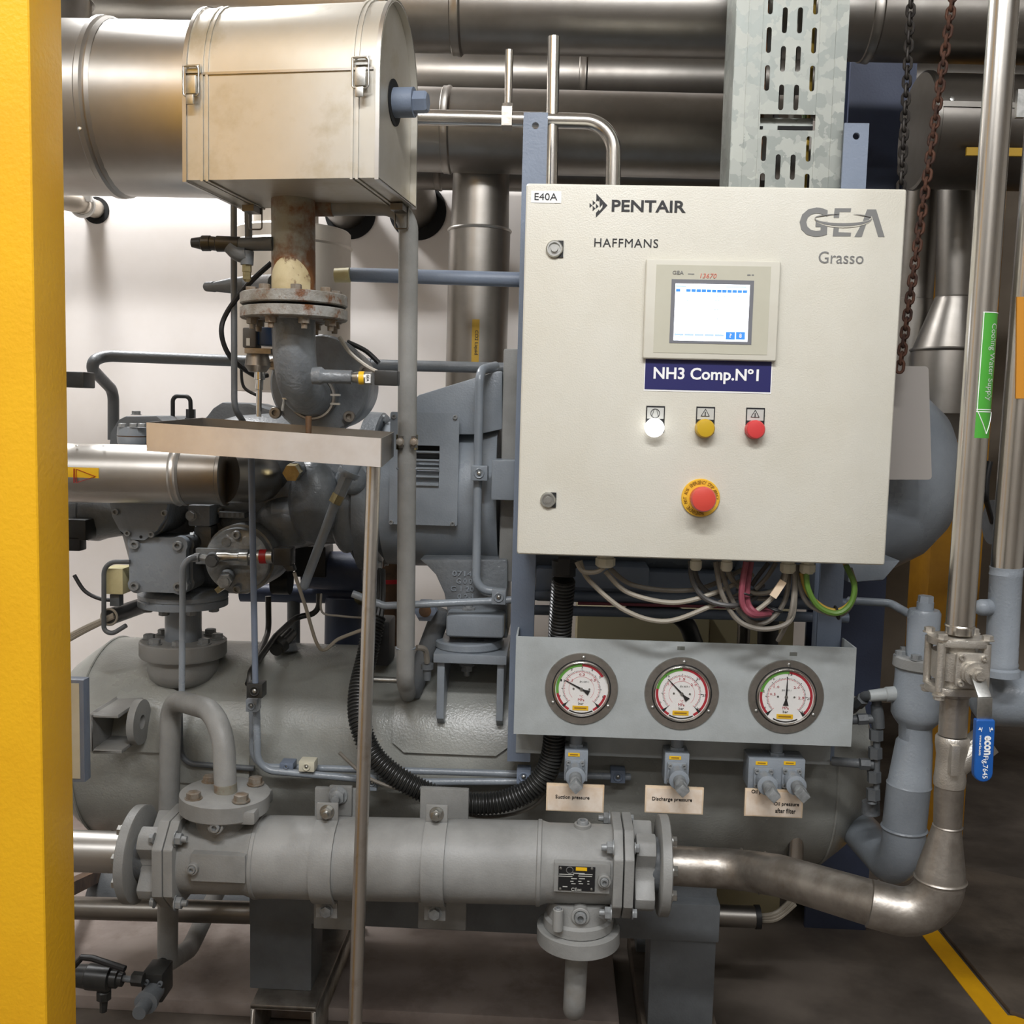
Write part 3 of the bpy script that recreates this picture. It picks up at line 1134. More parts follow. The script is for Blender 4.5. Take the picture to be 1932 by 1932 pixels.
# indicator lamps
def warn(parent, x, y, k, Y):
    m = MB()
    w = 9 * k
    c = P(x, y, Y)
    tri = [c + Vector((math.sin(a) * w, 0, math.cos(a) * w)) for a in (0, 2.094, 4.189)]
    for i in range(3):
        p, q = tri[i], tri[(i + 1) % 3]
        m.bar(p, q, .0006, 1.5 * k, up=(0, 1, 0))
    m.obox(c + Vector((0, 0, .06 * w)), XV, (0, 1, 0), ZV, 1.7 * k, .0006, 5.5 * k)
    m.obox(c - Vector((0, 0, .33 * w)), XV, (0, 1, 0), ZV, 1.7 * k, .0006, 1.6 * k)
    return m.build('symbol', 'ink', parent)
for x, y, mt, lb in ((1235.5, 808, 'lamp_white', 'white lit indicator lamp'), (1330, 809.5, 'lamp_yellow', 'yellow indicator lamp'), (1424, 811.5, 'lamp_red', 'red indicator lamp')):
    k = K(x, y, YC)
    dx = .7
    pl = rbox(cab, 'lamp_plate', 'ink', x + dx, y - 17, 35, 50, YC - .0012, .0015, 0)
    rbox(pl, 'legend', 'label_grey', x + dx + .5, y - 28.5, 31, 21, YC - .0016, .001, 0)
    if mt == 'lamp_white':
        m = MB()
        c = P(x + dx, y - 28, YC - .002)
        m.torus(c, NY, 8.3 * k, .0005, 28, 5)
        for s in (-1, 1):
            m.bar(c + Vector((s * 2.2 * k, 0, 8 * k)), c + Vector((s * 6.3 * k, 0, -6 * k)), .0006, 1.1 * k, up=(0, 1, 0))
        m.build('symbol', 'ink', pl)
    else:
        warn(pl, x + dx, y - 29, k, YC - .002)
    c = P(x - 1.5, y - 1, YC)
    m = MB()
    R = 18 * k
    m.rings([c + NY * t for t in (0, .008, .0085, .016, .0185, .0195)], [R * q for q in (1, 1, .97, .97, .85, .5)], NY, 36)
    m.build('indicator_lamp', mt, cab, label=lb)

# emergency stop
c, k = P(1321.5, 939, YC), K(1321.5, 939, YC)
m = MB()
m.rings([c + NY * t for t in (0, .003, .004)], [36 * k, 36 * k, 35 * k], NY, 44)
es = m.build('emergency_stop', 'stop_yellow', cab, label='yellow disc with a red mushroom emergency button')
m = MB()
m.rings([c + NY * t for t in (.004, .018, .024, .03, .036, .041, .043)], [21 * k, 21 * k, 20 * k, 23.5 * k, 23.5 * k, 21 * k, 12 * k], NY, 36)
m.build('mushroom_button', 'stop_red', es)


def ring_text(s, c, R, a0, a1, h, material, parent):
    n = len(s)
    for i, ch in enumerate(s):
        if ch == ' ':
            continue
        a = math.radians(a0 + (a1 - a0) * i / max(1, n - 1))
        v = Vector((math.sin(a), 0, math.cos(a)))
        u = Vector((math.cos(a), 0, -math.sin(a)))
        text(ch, c + v * R, h * .62, h, material, parent, u=u, v=v, res=1)


mt = mat('stop_print', S(150, 112, 30), 0.5, rvar=0)
ring_text('EMERGENCY STOP', c + NY * .0045, 29.5 * k, -40, 48, 6.5 * k, 'stop_print', es)
ring_text('NOT AUS', c + NY * .0045, 29.5 * k, -108, -58, 6.5 * k, 'stop_print', es)
ring_text('EMERGENCE', c + NY * .0045, 29.5 * k, -128, -188, 6.5 * k, 'stop_print', es)
ring_text('ARRET', c + NY * .0045, 29.5 * k, 60, 90, 6.5 * k, 'stop_print', es)

# touch panel (own thing, set into the door)
YH = YC - .011
hp = thing('touch_panel', 'beige touch panel with a bright white screen on the cabinet door', 'touch panel', P(1342, 680, YC))
m = MB()
m.pbox(1342.5, 585, 252, 187, YH, .0105)
m.build('housing', 'hmi_frame', hp, bevel=.004, seg=3)
rbox(hp, 'membrane', 'hmi_inner', 1343, 584.5, 214, 164, YH - .0006, .002, 0)
rbox(hp, 'screen_bezel', 'screen_bezel', 1342.5, 588.5, 154, 119, YH - .0012, .001, 0)
sc_ = rbox(hp, 'screen', 'screen', 1342.5, 590, 139, 106, YH - .0018, .001, 0)
for i in range(14):
    if i in (1,):
        continue
    rbox(sc_, 'menu_key', 'screen_blue', 1279.5 + i * 9.7, 547.6 + i * .2, 8.2, 5.2, YH - .0022, .0005, 0)
for i in range(5):
    rbox(sc_, 'soft_key', 'screen_pale', 1281 + i * 19, 631 + i * .4, 17, 3.4, YH - .0022, .0005, 0)
k = K(1279, 630, YH)
m = MB()
m.torus(P(1279.5, 630, YH - .0024), NY, 5.6 * k, .0004, 24, 4)
m.build('status_symbol', 'screen_pale', sc_)
for x, s in ((1378, '?'), (1397, '8')):
    rbox(sc_, 'function_key', 'screen_blue', x, 633.5, 17, 14, YH - .0022, .0005, 0)
    ptext(s, x, 633.5, 4.5, 8, YH - .0028, 'white', sc_, bold=.03)
for x, y in ((1354, 558), (1367, 559), (1394, 559), (1351, 567), (1356, 567), (1349, 584.5), (1354, 584.5), (1353.5, 601.5), (1297, 567)):
    rbox(sc_, 'reading', 'screen_pale', x, y, 2.4, 1.8, YH - .0022, .0005, 0)
rbox(sc_, 'status_line', 'screen_pale', 1285, 540, 20, 2, YH - .0022, .0005, 0)
rbox(sc_, 'status_line', 'screen_pale', 1389, 541.5, 38, 2, YH - .0022, .0005, 0)
ptext('GEA', 1279.5, 514.3, 21, 7, YH - .001, 'logo_grey', hp, bold=.01)
rbox(hp, 'printed_mark', 'logo_grey', 1304, 517, 12, 1.8, YH - .001, .0005, 0)
rbox(hp, 'printed_mark', 'logo_grey', 1413, 519, 6, 2.6, YH - .001, .0005, 0)
rbox(hp, 'printed_mark', 'logo_grey', 1420.5, 519, 4, 2.2, YH - .001, .0005, 0)
ptext('13670', 1336.5, 520.5, 31, 8.6, YH - .001, 'red_pen', hp, shear=.2)

# cable glands under the cabinet
zb = cc.z - CH / 2
for x, big in ((1142, 1.0), (1487, .8), (1524, .8), (1313, .6), (1371, .6)):
    c = P(x, 1064, YC + .05)
    c.z = zb
    m = MB()
    m.rings([c, c - ZV * .008, c - ZV * .0085, c - ZV * .02, c - ZV * .024], [.014 * big, .014 * big, .0165 * big, .0165 * big, .012 * big], ZV, 8 if big > .7 else 12)
    m.build('cable_gland', 'cream_dirt', cab)

# =================================================================== gauge panel
YG = 1.78
gp = thing('gauge_panel', 'grey sheet metal panel carrying three round pressure gauges', 'panel', P(1289, 1400, YG))
gc, kg = P(1289, 1304.5, YG), K(1289, 1304.5, YG)
gw, gh = 636 * kg / 2, 189 * kg / 2
m = MB()
m.box(gc.x - gw, gc.x + gw, YG, YG + .003, gc.z - gh, gc.z + gh)
m.box(gc.x - gw, gc.x - gw + .003, YG + .003, YG + .083, gc.z - gh, gc.z + gh)
m.box(gc.x + gw - .003, gc.x + gw, YG + .003, YG + .083, gc.z - gh, gc.z + gh)
m.box(gc.x - gw + .003, gc.x + gw - .003, YG + .003, YG + .083, gc.z - gh, gc.z - gh + .003)
m.build('front_sheet', 'panel_grey', gp)
m = MB()
m.box(gc.x - gw + .002, gc.x + gw - .012, YG + .083, YG + .086, gc.z - gh - .062, gc.z + gh * .25)
m.build('back_sheet', 'panel_grey', gp)
for x, y in ((1285, 1223), (1497, 1234)):
    rbox(gp, 'stamped_number', 'galv_dull', x, y, 14, 7, YG - .0003, .001, 0)


def dial(x, y, rpx, needle, greens, reds, numbers, label, unit2):
    c, k = P(x, y, YG), K(x, y, YG)
    R = rpx * k
    T = thing('pressure_gauge', label, 'gauge', c - ZV * R, 'pressure gauges on the grey panel')
    m = MB()
    m.rings([c + NY * t for t in (0, .0015, .003, .003, .0058, .0066, .0066, .003)], [R, R, R * .985, R * .785, R * .77, R * .755, R * .722, R * .716], NY, 64)
    # hollow front: rebuild as open lathe so that the dial shows
    m.f = [f for f in m.f if len(f) == 4]
    m.build('bezel', 'gauge_steel', T)
    m = MB()
    m.torus(c + NY * .0064, NY, R * .742, .0014, 56, 8)
    m.build('chrome_rim', 'chrome', T)
    m = MB()
    m.torus(c + NY * .0032, NY, R * .79, .0011, 56, 6)
    m.build('rim_gasket', 'ink', T)
    m = MB()
    fR = R * .718
    m.cyl(c + NY * .001, c + NY * .003, fR, n=56)
    face = m.build('dial_face', 'gauge_face', T)
    yf = .0032

    def arc(r0, r1, a0, a1, mt, nm, lift=0.0):
        m = MB()
        n = max(4, int(abs(a1 - a0) / 5))
        vs, fs = [], []
        for i in range(n + 1):
            a = math.radians(a0 + (a1 - a0) * i / n)
            e = Vector((math.sin(a), 0, math.cos(a)))
            for rr in (r0, r1):
                for t in (yf - .0004, yf + lift + .0003):
                    vs.append(c + e * rr * fR + NY * t)
        for i in range(n):
            b = 4 * i
            fs += [(b + 1, b + 3, b + 7, b + 5), (b, b + 1, b + 5, b + 4), (b + 2, b + 6, b + 7, b + 3)]
        m.add(vs, fs)
        m.build(nm, mt, face, smooth=0)
    for a0, a1 in greens:
        arc(.87, .97, a0, a1, 'gauge_green', 'green_band')
    for a0, a1 in reds:
        arc(.88, .97, a0, a1, 'gauge_red', 'red_band')
    arc(.92, .97, 152, 208, 'ink', 'shadow_ring')
    arc(.665, .675, -135, 135, 'gauge_pink', 'scale_ring')
    if unit2:
        arc(.475, .485, -135, 135, 'gauge_pink', 'scale_ring')
    m, m2 = MB(), MB()
    for i in range(61):
        a = math.radians(-135 + 4.5 * i)
        e = Vector((math.sin(a), 0, math.cos(a)))
        L = .07 if i % 10 == 0 else .045 if i % 5 == 0 else .03
        m.bar(c + e * fR * .69 + NY * yf, c + e * fR * (.69 + L) + NY * yf, .0008, .0011 if i % 10 == 0 else .0006, up=(0, 1, 0))
        if i % 2 == 0:
            m2.bar(c + e * fR * (.665 - L * .7) + NY * yf, c + e * fR * .665 + NY * yf, .0008, .0007, up=(0, 1, 0))
    m.build('scale_marks', 'ink', face, smooth=0)
    m2.build('inner_scale', 'gauge_pink', face, smooth=0)
    for a, s, col, rr, h in numbers:
        a = math.radians(a)
        text(s, c + Vector((math.sin(a), 0, math.cos(a))) * fR * rr + NY * yf, .0034 * len(s) if len(s) > 1 else .0026, h, col, face, res=1, name='scale_number')
    for s in (-1, 1):
        m = MB()
        a = math.radians(135 * s)
        e = Vector((math.sin(a), 0, math.cos(a)))
        w = Vector((math.cos(a), 0, -math.sin(a)))
        p0, p1 = c + e * fR * .72, c + e * fR * .97
        m.prism([(0, 0), (1, .12), (1, -.12)], p0 + NY * yf, (p1 - p0), w * fR * .55, NY * .0004)
        m.build('end_wedge', 'ink', face, smooth=0)
        m = MB()
        m.cyl(c + Vector((s * fR * .3, 0, 0)) + NY * yf, c + Vector((s * fR * .3, 0, 0)) + NY * (yf + .0006), .0018, n=12)
        m.build('dial_screw', 'zinc', face)
    text('bar', c - ZV * fR * .56 + NY * yf, .009, .005, 'ink', face, res=1, name='unit_text')
    text('MPa', c - ZV * fR * .42 + NY * yf, .011, .0048, 'gauge_red', face, res=1, name='unit_text')
    if unit2:
        text('°C', c - ZV * fR * .28 + NY * yf, .006, .0045, 'gauge_pink', face, res=1, name='unit_text')
        text('EN 837-1', c + ZV * fR * .28 + Vector((fR * .1, 0, 0)) + NY * yf, .016, .003, 'logo_grey', face, res=1, name='unit_text')
    else:
        text('EN 837-1', c + ZV * fR * .25 + NY * yf, .016, .003, 'logo_grey', face, res=1, name='unit_text')
    m = MB()
    m.obox(c - ZV * fR * .74 + Vector((-.02 * fR, 0, 0)) + NY * (yf + .0004), XV, (0, 1, 0), ZV, fR * .6, .0008, fR * .17)
    st = m.build('sticker', 'yellow_tag', T, label='small yellow number sticker')
    m = MB()
    m.obox(c - ZV * fR * .74 + Vector((-.02 * fR, 0, 0)) + NY * (yf + .001), XV, (0, 1, 0), ZV, fR * .46, .0004, fR * .05)
    m.build('sticker_print', 'stop_print', st)
    # needle
    a = math.radians(needle)
    e = Vector((math.sin(a), 0, math.cos(a)))
    w = Vector((math.cos(a), 0, -math.sin(a)))
    m = MB()
    o = c + NY * (yf + .0008)
    m.prism([(-.32, .1), (-.32, -.1), (-.12, -.035), (.2, -.028), (.76, -.008), (.76, .008), (.2, .028), (-.12, .035)], o, e * fR, w * fR, NY * .0008)
    nd = m.build('needle', 'ink', T, smooth=0)
    m = MB()
    m.cyl(o, o + NY * .0012, fR * .06, n=16)
    m.build('hub', 'zinc', nd)
    m = MB()
    m.cyl(c + NY * .0058, c + NY * .0062, fR * 1.0, n=56)
    m.build('glass', 'gauge_glass', T)
    for a in (2, 122, 242):
        a = math.radians(a)
        inst('pan', T, c + Vector((math.sin(a), 0, math.cos(a))) * R * .87 + NY * .003, NY, .0036, 'zinc', 'screw')
    return T


dial(1097, 1299, 69, -63, [(-102, 0)], [(0, 58), (103, 150), (-150, -102)],
     [(-110, '0', 'ink', .86, .0042), (-68, '1', 'ink', .84, .0042), (-28, '3', 'ink', .84, .0042), (0, '3', 'ink', .84, .0042), (27, '4', 'ink', .84, .0042), (55, '5', 'ink', .84, .0042), (108, '6', 'ink', .86, .0042),
      (0, '0.3', 'gauge_red', .56, .0045), (50, '0.5', 'gauge_red', .56, .0045), (-55, '0.1', 'gauge_red', .56, .0045)], 'leftmost pressure gauge of three, its needle pointing up to the left', True)
dial(1286, 1308, 70, -44, [(-80, 0)], [(0, 150), (-150, -80)],
     [(-115, '0', 'ink', .86, .0042), (-40, '10', 'ink', .84, .0042), (45, '20', 'ink', .84, .0042), (92, '25', 'ink', .84, .0042), (130, '30', 'ink', .86, .0042),
      (0, '1.5', 'gauge_red', .56, .0045), (50, '2.0', 'gauge_red', .56, .0045), (-50, '1.0', 'gauge_red', .56, .0045)], 'middle pressure gauge of three, between the two other gauges', True)
dial(1482.5, 1314, 71, 1, [(-80, 5)], [(5, 135), (-135, -80)],
     [(-120, '0', 'ink', .86, .0042), (-78, '5', 'ink', .84, .0042), (-38, '10', 'ink', .84, .0042), (8, '15', 'ink', .86, .0042), (92, '25', 'ink', .84, .0042), (130, '30', 'ink', .86, .0042),
      (-45, '1.0', 'gauge_red', .52, .0045), (45, '2.0', 'gauge_red', .52, .0045), (92, '2.5', 'gauge_red', .55, .0045), (-80, '0.5', 'gauge_red', .5, .0045)], 'rightmost pressure gauge of three, its needle standing upright', False)


# needle valves under the gauges
def spindle(parent, x, y, Y, s=1.0):
    c, k = P(x, y, Y), K(x, y, Y)
    m = MB()
    m.obox(c + NY * .004, XV, (0, 1, 0), ZV, 36 * k * s, .008, 40 * k * s)
    pl = m.build('bonnet_plate', 'paint', parent, bevel=.003)
    for dx, dz in ((-1, 1), (1, 1), (-1, -1), (1, -1)):
        inst('socket', pl, c + NY * .008 + Vector((dx * 13 * k * s, 0, dz * 14 * k * s)), NY, .0042, 'bolt_grey')
    m = MB()
    m.rings([c + NY * t for t in (.006, .02, .034, .036, .044, .046)], [q * k for q in (15, 17, 17, 18.5, 18.5, 13)], NY, 28)
    m.build('gland', 'paint', parent)
    m = MB()
    m.rings([c + NY * t for t in (.04, .082)], [11.5 * k, 11 * k], NY, 24)
    m.rings([c + NY * t for t in (.08, .098)], [14 * k, 12.5 * k], NY, 4)
    m.build('spindle_cap', 'bolt_grey', parent, bevel=.0015)


YV = 1.805
for x, xs, w, lb, y0 in ((1087, (1086,), 44, 'grey needle valve under the left gauge', 1412), (1277, (1277,), 46, 'grey needle valve under the middle gauge', 1418),
                     (1465, (1440, 1493), 106, 'grey double needle valve under the right gauge', 1428)):
    k = K(x, y0, YV)
    T = thing('needle_valve', lb, 'valve', P(x, y0 + 62, YV), 'needle valves under the gauges')
    m = MB()
    m.pbox(x, y0 + 33, w, 60, YV, .05)
    m.build('block', 'paint', T, bevel=.002)
    m = MB()
    ctop = P(x, y0 - 4, YV + .025)
    m.cyl(ctop - ZV * .004, ctop + ZV * .035, .011, n=20)
    m.cyl(ctop - ZV * .004, ctop + ZV * .006, .014, n=6)
    m.build('connector', 'paint', T)
    for q in xs:
        rbox(T, 'number_tag', 'yellow_tag', q - 3, y0 + 12, 22, 6.5, YV - .001, .001, 0, label='tiny yellow number tag')
        rbox(T, 'tag_print', 'stop_print', q - 3, y0 + 12, 15, 2.4, YV - .0014, .0006, 0)
        spindle(T, q - 1, y0 + 38, YV)
    m = MB()
    for q in xs:
        c = P(q - 8, y0 + 108, YV + .03)
        m.cyl(c, c + ZV * .05, .006, n=12)
    m.build('outlet', 'paint', T)


# placards
def placard(x, y, w, h, lines, label):
    Y = 1.79
    T = thing('placard', label, 'placard', P(x, y + h / 2, Y), 'pressure placards under the gauges')
    m = MB()
    m.pbox(x, y, w, h, Y, .006)
    m.build('holder', 'placard', T, bevel=.001)
    rbox(T, 'paper_insert', 'paper', x, y + 1, w - 6, h - 6, Y - .0004, .001, 0)
    for s, tx, ty, tw, th in lines:
        ptext(s, tx, ty, tw, th, Y - .001, 'ink', T, bold=.007)
    m = MB()
    c = P(x, y - h / 2 - 4, Y + .003)
    m.obox(c, XV, (0, 1, 0), ZV, .012, .002, .03)
    m.build('hanger_strip', 'paint', T)


placard(1085, 1506, 109, 53, [('Suction pressure', 1080, 1505, 64, 9)], 'cream placard reading Suction pressure')
placard(1272, 1510, 110, 52, [('Discharge pressure', 1268, 1509, 75, 9)], 'cream placard reading Discharge pressure')
placard(1460, 1516, 109, 53, [('Oil pressure', 1441, 1495, 46, 9), ('Oil pressure', 1484, 1518, 47, 9), ('after filter', 1482, 1530, 38, 9)], 'cream placard reading Oil pressure after filter')
# =================================================================== insulated valve box
ya = math.radians(7)
A = Vector((math.cos(ya), -math.sin(ya), 0))
B = Vector((math.sin(ya), math.cos(ya), 0))
O = P(346, 340, 1.53)
L = .01
def projx(p):
    d = p - CAMP
    z = d.dot(_fw)
    return 966 + d.dot(_rc) / z * FPX
while projx(O + A * L) < 714:
    L += .002
H1, H2, D = .151, .277, .205
T = thing('valve_box', 'dented stainless insulation box with domed lid and latches', 'insulation box', O + A * L / 2 + B * D / 2)


def bx(s, d, z):
    return O + A * s + B * d + ZV * z


def section(g=0.0, arc=True, lower=True, n=18):
    pts = []
    if lower:
        pts += [(D + g, H1), (D + g, -g), (-g, -g), (-g, H1)]
    if arc:
        for i in range(n + 1):
            a = math.pi - math.pi * i / n
            pts.append((D / 2 + (D / 2 + g) * math.cos(a), H1 + (H2 - H1 + g) * math.sin(a)))
    return pts


def shell(s0, s1, pts, closed, name, material, thick=.0015):
    m = MB()
    n = len(pts)
    c = Vector((D / 2, H1))
    for sg in (0,):
        vs = [bx(s, d, z) for s in (s0, s1) for d, z in pts]
        rng = range(n if closed else n - 1)
        m.add(vs, [(i, (i + 1) % n, n + (i + 1) % n, n + i) for i in rng])
        vin = []
        for s in (s0, s1):
            for d, z in pts:
                dd, zz = D / 2 - d, H2 / 2 - z
                l = math.hypot(dd, zz)
                vin.append(bx(s, d + dd / l * thick, z + zz / l * thick))
        m.add(vin, [(i, n + i, n + (i + 1) % n, (i + 1) % n) for i in rng])
        m.add([vs[i] for i in range(n)] + [vin[i] for i in range(n)], [(i, (i + 1) % n, n + (i + 1) % n, n + i) for i in rng])
        m.add([vs[n + i] for i in range(n)] + [vin[n + i] for i in range(n)], [(i, (i + 1) % n, n + (i + 1) % n, n + i) for i in rng])
    return m.build(name, material, T, smooth=30)


shell(0, L, section(0, False, True), False, 'lower_shell', 'stainless_sheet')
shell(0, L, section(0, True, False), False, 'lid', 'stainless_sheet')
for s in (0, L - .006):
    shell(s, s + .006, section(.003), True, 'edge_trim', 'stainless')
for s in (.028, .036, L - .043, L - .035):
    shell(s, s + .004, section(.0022), True, 'rib', 'stainless_sheet')
m = MB()
m.obox(bx(L / 2, -.001, H1), A, B, ZV, L - .02, .003, .0035)
m.build('lid_seam', 'stainless', T)
for s in (.004, L - .012):
    m = MB()
    pts = section(-.002)
    m.prism(pts, bx(s, 0, 0), B, ZV, A * .002)
    m.build('end_plate', 'stainless_sheet', T, smooth=0)
# hole ring and valve nose on the right end
cv = bx(L, .105, .135)
m = MB()
m.cyl(cv - A * .011, cv - A * .0085, .034, n=28)
m.build('end_opening', 'dark_gap', T)


def latch(s, z, d, nz=0):
    f = -B if d <= 0 else B
    base = bx(s, d, z)
    m = MB()
    m.obox(base + f * .003 + ZV * .006, A, B, ZV, .024, .002, .012)
    m.build('latch_hook', 'zinc', T)
    m = MB()
    m.obox(base + f * .007 - ZV * .018, A, B, ZV, .016, .007, .026)
    m.obox(base + f * .012 - ZV * .04, A, B, ZV, .012, .004, .014)
    o = m.build('latch_lever', 'zinc', T, bevel=.0015)
    m = MB()
    pts = [base + f * .009 + A * x + ZV * zz for x, zz in ((-.012, .008), (-.012, -.034), (.012, -.034), (.012, .008), (-.012, .008))]
    m.path(fillet(pts, .005, 4), .0014, 8)
    m.build('latch_bail', 'zinc', o)
    for x in (-.008, .008):
        inst('rivet', T, base + f * .004 + A * x + ZV * .009, f, .0028, 'zinc', 'rivet')


latch(.018, H1, -.002)
latch(L - .026, H1 + .004, -.002)
for s in (.03, L - .02):
    m = MB()
    p = bx(s, D - .03, -.002)
    m.obox(p - ZV * .006, A, B, ZV, .02, .03, .01)
    pts = [p + A * x + B * .016 + ZV * z for x, z in ((-.011, 0), (-.011, -.035), (.011, -.035), (.011, 0))]
    m.path(fillet(pts, .004, 4), .0014, 8)
    m.build('bottom_latch', 'stainless_dark', T)

T = thing('valve_nose', 'blue-grey valve bonnet sticking out of the insulation box end', 'valve', cv + A * .03 - ZV * .03)
m = MB()
m.cyl(cv - A * .06, cv + A * .022, .022, n=28)
m.build('bonnet', 'paint_blue', T)
m = MB()
m.lathe(cv + A * .022, A, [(0, .0165), (.018, .0165), (.021, .014)], 6)
m.build('hex_cap', 'paint_blue', T)

# =================================================================== rusty riser with flanges and elbow
YR = 1.66
T = thing('suction_riser', 'rust-stained riser pipe with bolted flanges and grey elbow below the box', 'pipe', P(555, 790, YR))
m = MB()
m.rg(YR, [(553, 360, 41), (554, 560, 41)], 36)
m.build('rusty_pipe', 'rust_pipe', T)
m = MB()
m.rg(YR, [(554, 492, 41.3), (554, 550, 41.3)], 36, False)
c = P(554, 520, YR)
kk = K(554, 520, YR)
# bare primer patch: front part of the pipe
vs, fs = [], []
for i in range(13):
    for j in range(9):
        a = math.radians(-62 + 124 * i / 12)
        top = 490 + 34 * (abs(i - 6) / 6) ** 2
        y = top + (552 - top) * j / 8
        p = P(554, y, YR)
        vs.append(Vector((p.x + math.sin(a) * 41.6 * kk, YR - math.cos(a) * 41.6 * kk, p.z)))
fs = [(i * 9 + j, i * 9 + j + 1, (i + 1) * 9 + j + 1, (i + 1) * 9 + j) for i in range(12) for j in range(8)]
MB().add(vs, fs).build('bare_patch', 'bare_patch', T)
fl = None
for y0, y1 in ((556, 578), (583, 604)):
    m = MB()
    m.rg(YR, [(555, y0, 97), (555, y0 + 2, 99.5), (555, y1 - 2, 99.5), (555, y1, 97)], 56)
    m.build('flange', 'flange_rusty', T)
m = MB()
m.rg(YR, [(555, 577, 80), (555, 584, 80)], 40)
m.build('gasket', 'dark_gap', T)
c0, c1 = P(555, 556, YR), P(555, 604, YR)
k = K(555, 580, YR)
bolt_ring('hex', T, c0, ZV, 78 * k, 8, 10.5 * k, 'bolt_rusty', .3)
bolt_ring('stud', T, c1, -ZV, 78 * k, 8, 11 * k, 'bolt_rusty', .3)
m = MB()
m.pipe([(554, 600, YR), (556, 742, YR), (625, 748, 1.98)], 40.5 * k, .085, 36, 14)
m.build('elbow', 'paint_cast', T)
m = MB()
cd = P(602, 725, 1.87)
kd = K(602, 725, 1.87)
m.lathe(cd, (0, 1, 0), [(0, 90 * kd), (.004, 94 * kd), (.03, 94 * kd), (.03, 88 * kd), (.16, 84 * kd)], 56)
m.build('compressor_flange', 'paint_cast', T)
for x, y in ((521, 779), (660, 786), (516, 688), (690, 700)):
    inst('socket', T, P(x, y, 1.87), NY, 11 * kd, 'steel_dirty')
# hose clip with drip nozzle at the elbow bottom
m = MB()
c = P(585, 735, 1.74)
m.torus(P(588, 748, 1.74), (P(625, 748, 1.98) - P(560, 730, 1.66)), 44 * k, .0035, 40, 6)
m.build('hose_clip', 'stainless_dull', T)
m = MB()
for y in (745, 762):
    m.pbox(632, y, 18, 4, 1.72, .01)
m.pbox(538, 752, 12, 3, 1.68, .01)
m.rg(1.69, [(537, 752, 3), (533, 775, 3)], 8)
m.build('clip_screw', 'zinc', T)
m = MB()
m.rg(1.68, [(582, 785, 6), (582, 822, 5.5)], 14)
m.build('drip_nozzle', 'tar', T)
# left side nipple
m = MB()
m.rg(1.64, [(515, 460, 13), (448, 461, 12.5)], 20)
m.build('side_nipple', 'paint_dark_shade', T)

T = thing('charging_valve', 'dark angle valve with round cap left of the rusty riser', 'valve', P(465, 535, 1.64))
m = MB()
m.rg(1.64, [(452, 461, 14), (410, 460, 15), (408, 460, 13), (398, 459, 13), (397, 459, 14.5), (382, 459, 14.5), (380, 459, 12), (362, 458, 8.5)], 22)
m.build('body', 'black_rubber', T)
m = MB()
m.pipe([(435, 464, 1.64), (452, 482, 1.64), (466, 480, 1.64)], .013, .02, 16)
m.rg(1.64, [(466, 474, 13), (466, 500, 12)], 18)
m.build('outlet', 'paint_dark_shade', T)
m = MB()
m.rg(1.64, [(466, 499, 9), (466, 513, 9), (466, 514, 8), (466, 527, 8), (466, 532, 4)], 6)
m.build('hex_nut', 'brass', T)
m = MB()
m.rg(1.9, [(520, 534, 17, 1.74), (470, 536, 16), (440, 539, 15), (406, 541, 9), (405, 541, 10), (391, 541, 9)], 20)
m.single('cone_cap_valve', 'dark conical capped valve behind the thin upright tube', 'valve', 'paint_dark_shade')

# sensor on the elbow
T = thing('pressure_sensor', 'brass ringed pressure sensor with black plug on the elbow', 'sensor', P(700, 725, 1.63))
m = MB()
m.rg(1.63, [(590, 709, 16), (606, 709, 17), (612, 710, 13), (664, 712, 13)], 22)
m.build('nipple', 'paint_cast', T)
m = MB()
m.rg(1.63, [(664, 712, 9), (676, 712, 11), (676, 713, 12), (702, 714, 12)], 16)
m.build('sensor_body', 'zinc', T)
m = MB()
m.rg(1.63, [(678, 713, 12.4), (688, 713, 12.4)], 16)
m.build('colour_band', 'yellow_tag', T)
m = MB()
m.pbox(728, 713, 44, 28, 1.615, .025)
m.build('plug', 'black_rubber', T, bevel=.002)
rbox(T, 'maker_label', 'white', 694, 714, 10, 17, 1.613, .004, 0)
ptext('GEA', 694, 713, 12, 5, 1.6125, 'ink', T, u=(0, 0, -1), v=(1, 0, 0))

# =================================================================== grey drain line with big bend
T = thing('bend_pipe', 'long grey pipe bending down from the riser to the oil tank', 'pipe', P(765, 1300, 1.78))
m = MB()
r = 18.2 * K(770, 700, 1.72)
m.pipe([(590, 388, 1.69), (771, 388, 1.70), (765, 1288, 1.80), (770, 1310, 2.0)], r, .04, 26, 10)
m.build('pipe', 'paint_dusty', T)
m = MB()
m.rg(1.69, [(592, 388, 20), (628, 388, 20)], 24)
m.build('rust_end', 'rust_pipe', T)
for y in (884, 1222):
    m = MB()
    yy = 1.70 + (y - 388) / 884 * .10
    x = 771 - (y - 388) / 884 * 6
    m.torus(P(x, y, yy), ZV, r, .0022, 28, 6)
    m.build('weld', 'paint', T)
T2 = thing('pipe_clamp', 'small rusty two-bolt clamp fixing the drip pan to the pipe', 'clamp', P(768, 850, 1.75))
m = MB()
m.rg(1.752, [(768, 820, 20.5), (768, 848, 20.5)], 28)
m.build('band', 'brass', T2)
for s in (-1, 1):
    m = MB()
    m.pbox(768 + s * 12, 834, 8, 22, 1.725, .02)
    o = m.build('ear', 'stainless_dark', T2)
    inst('hex', o, P(768 + s * 13, 834, 1.725), NY, .006, 'bolt_rusty')

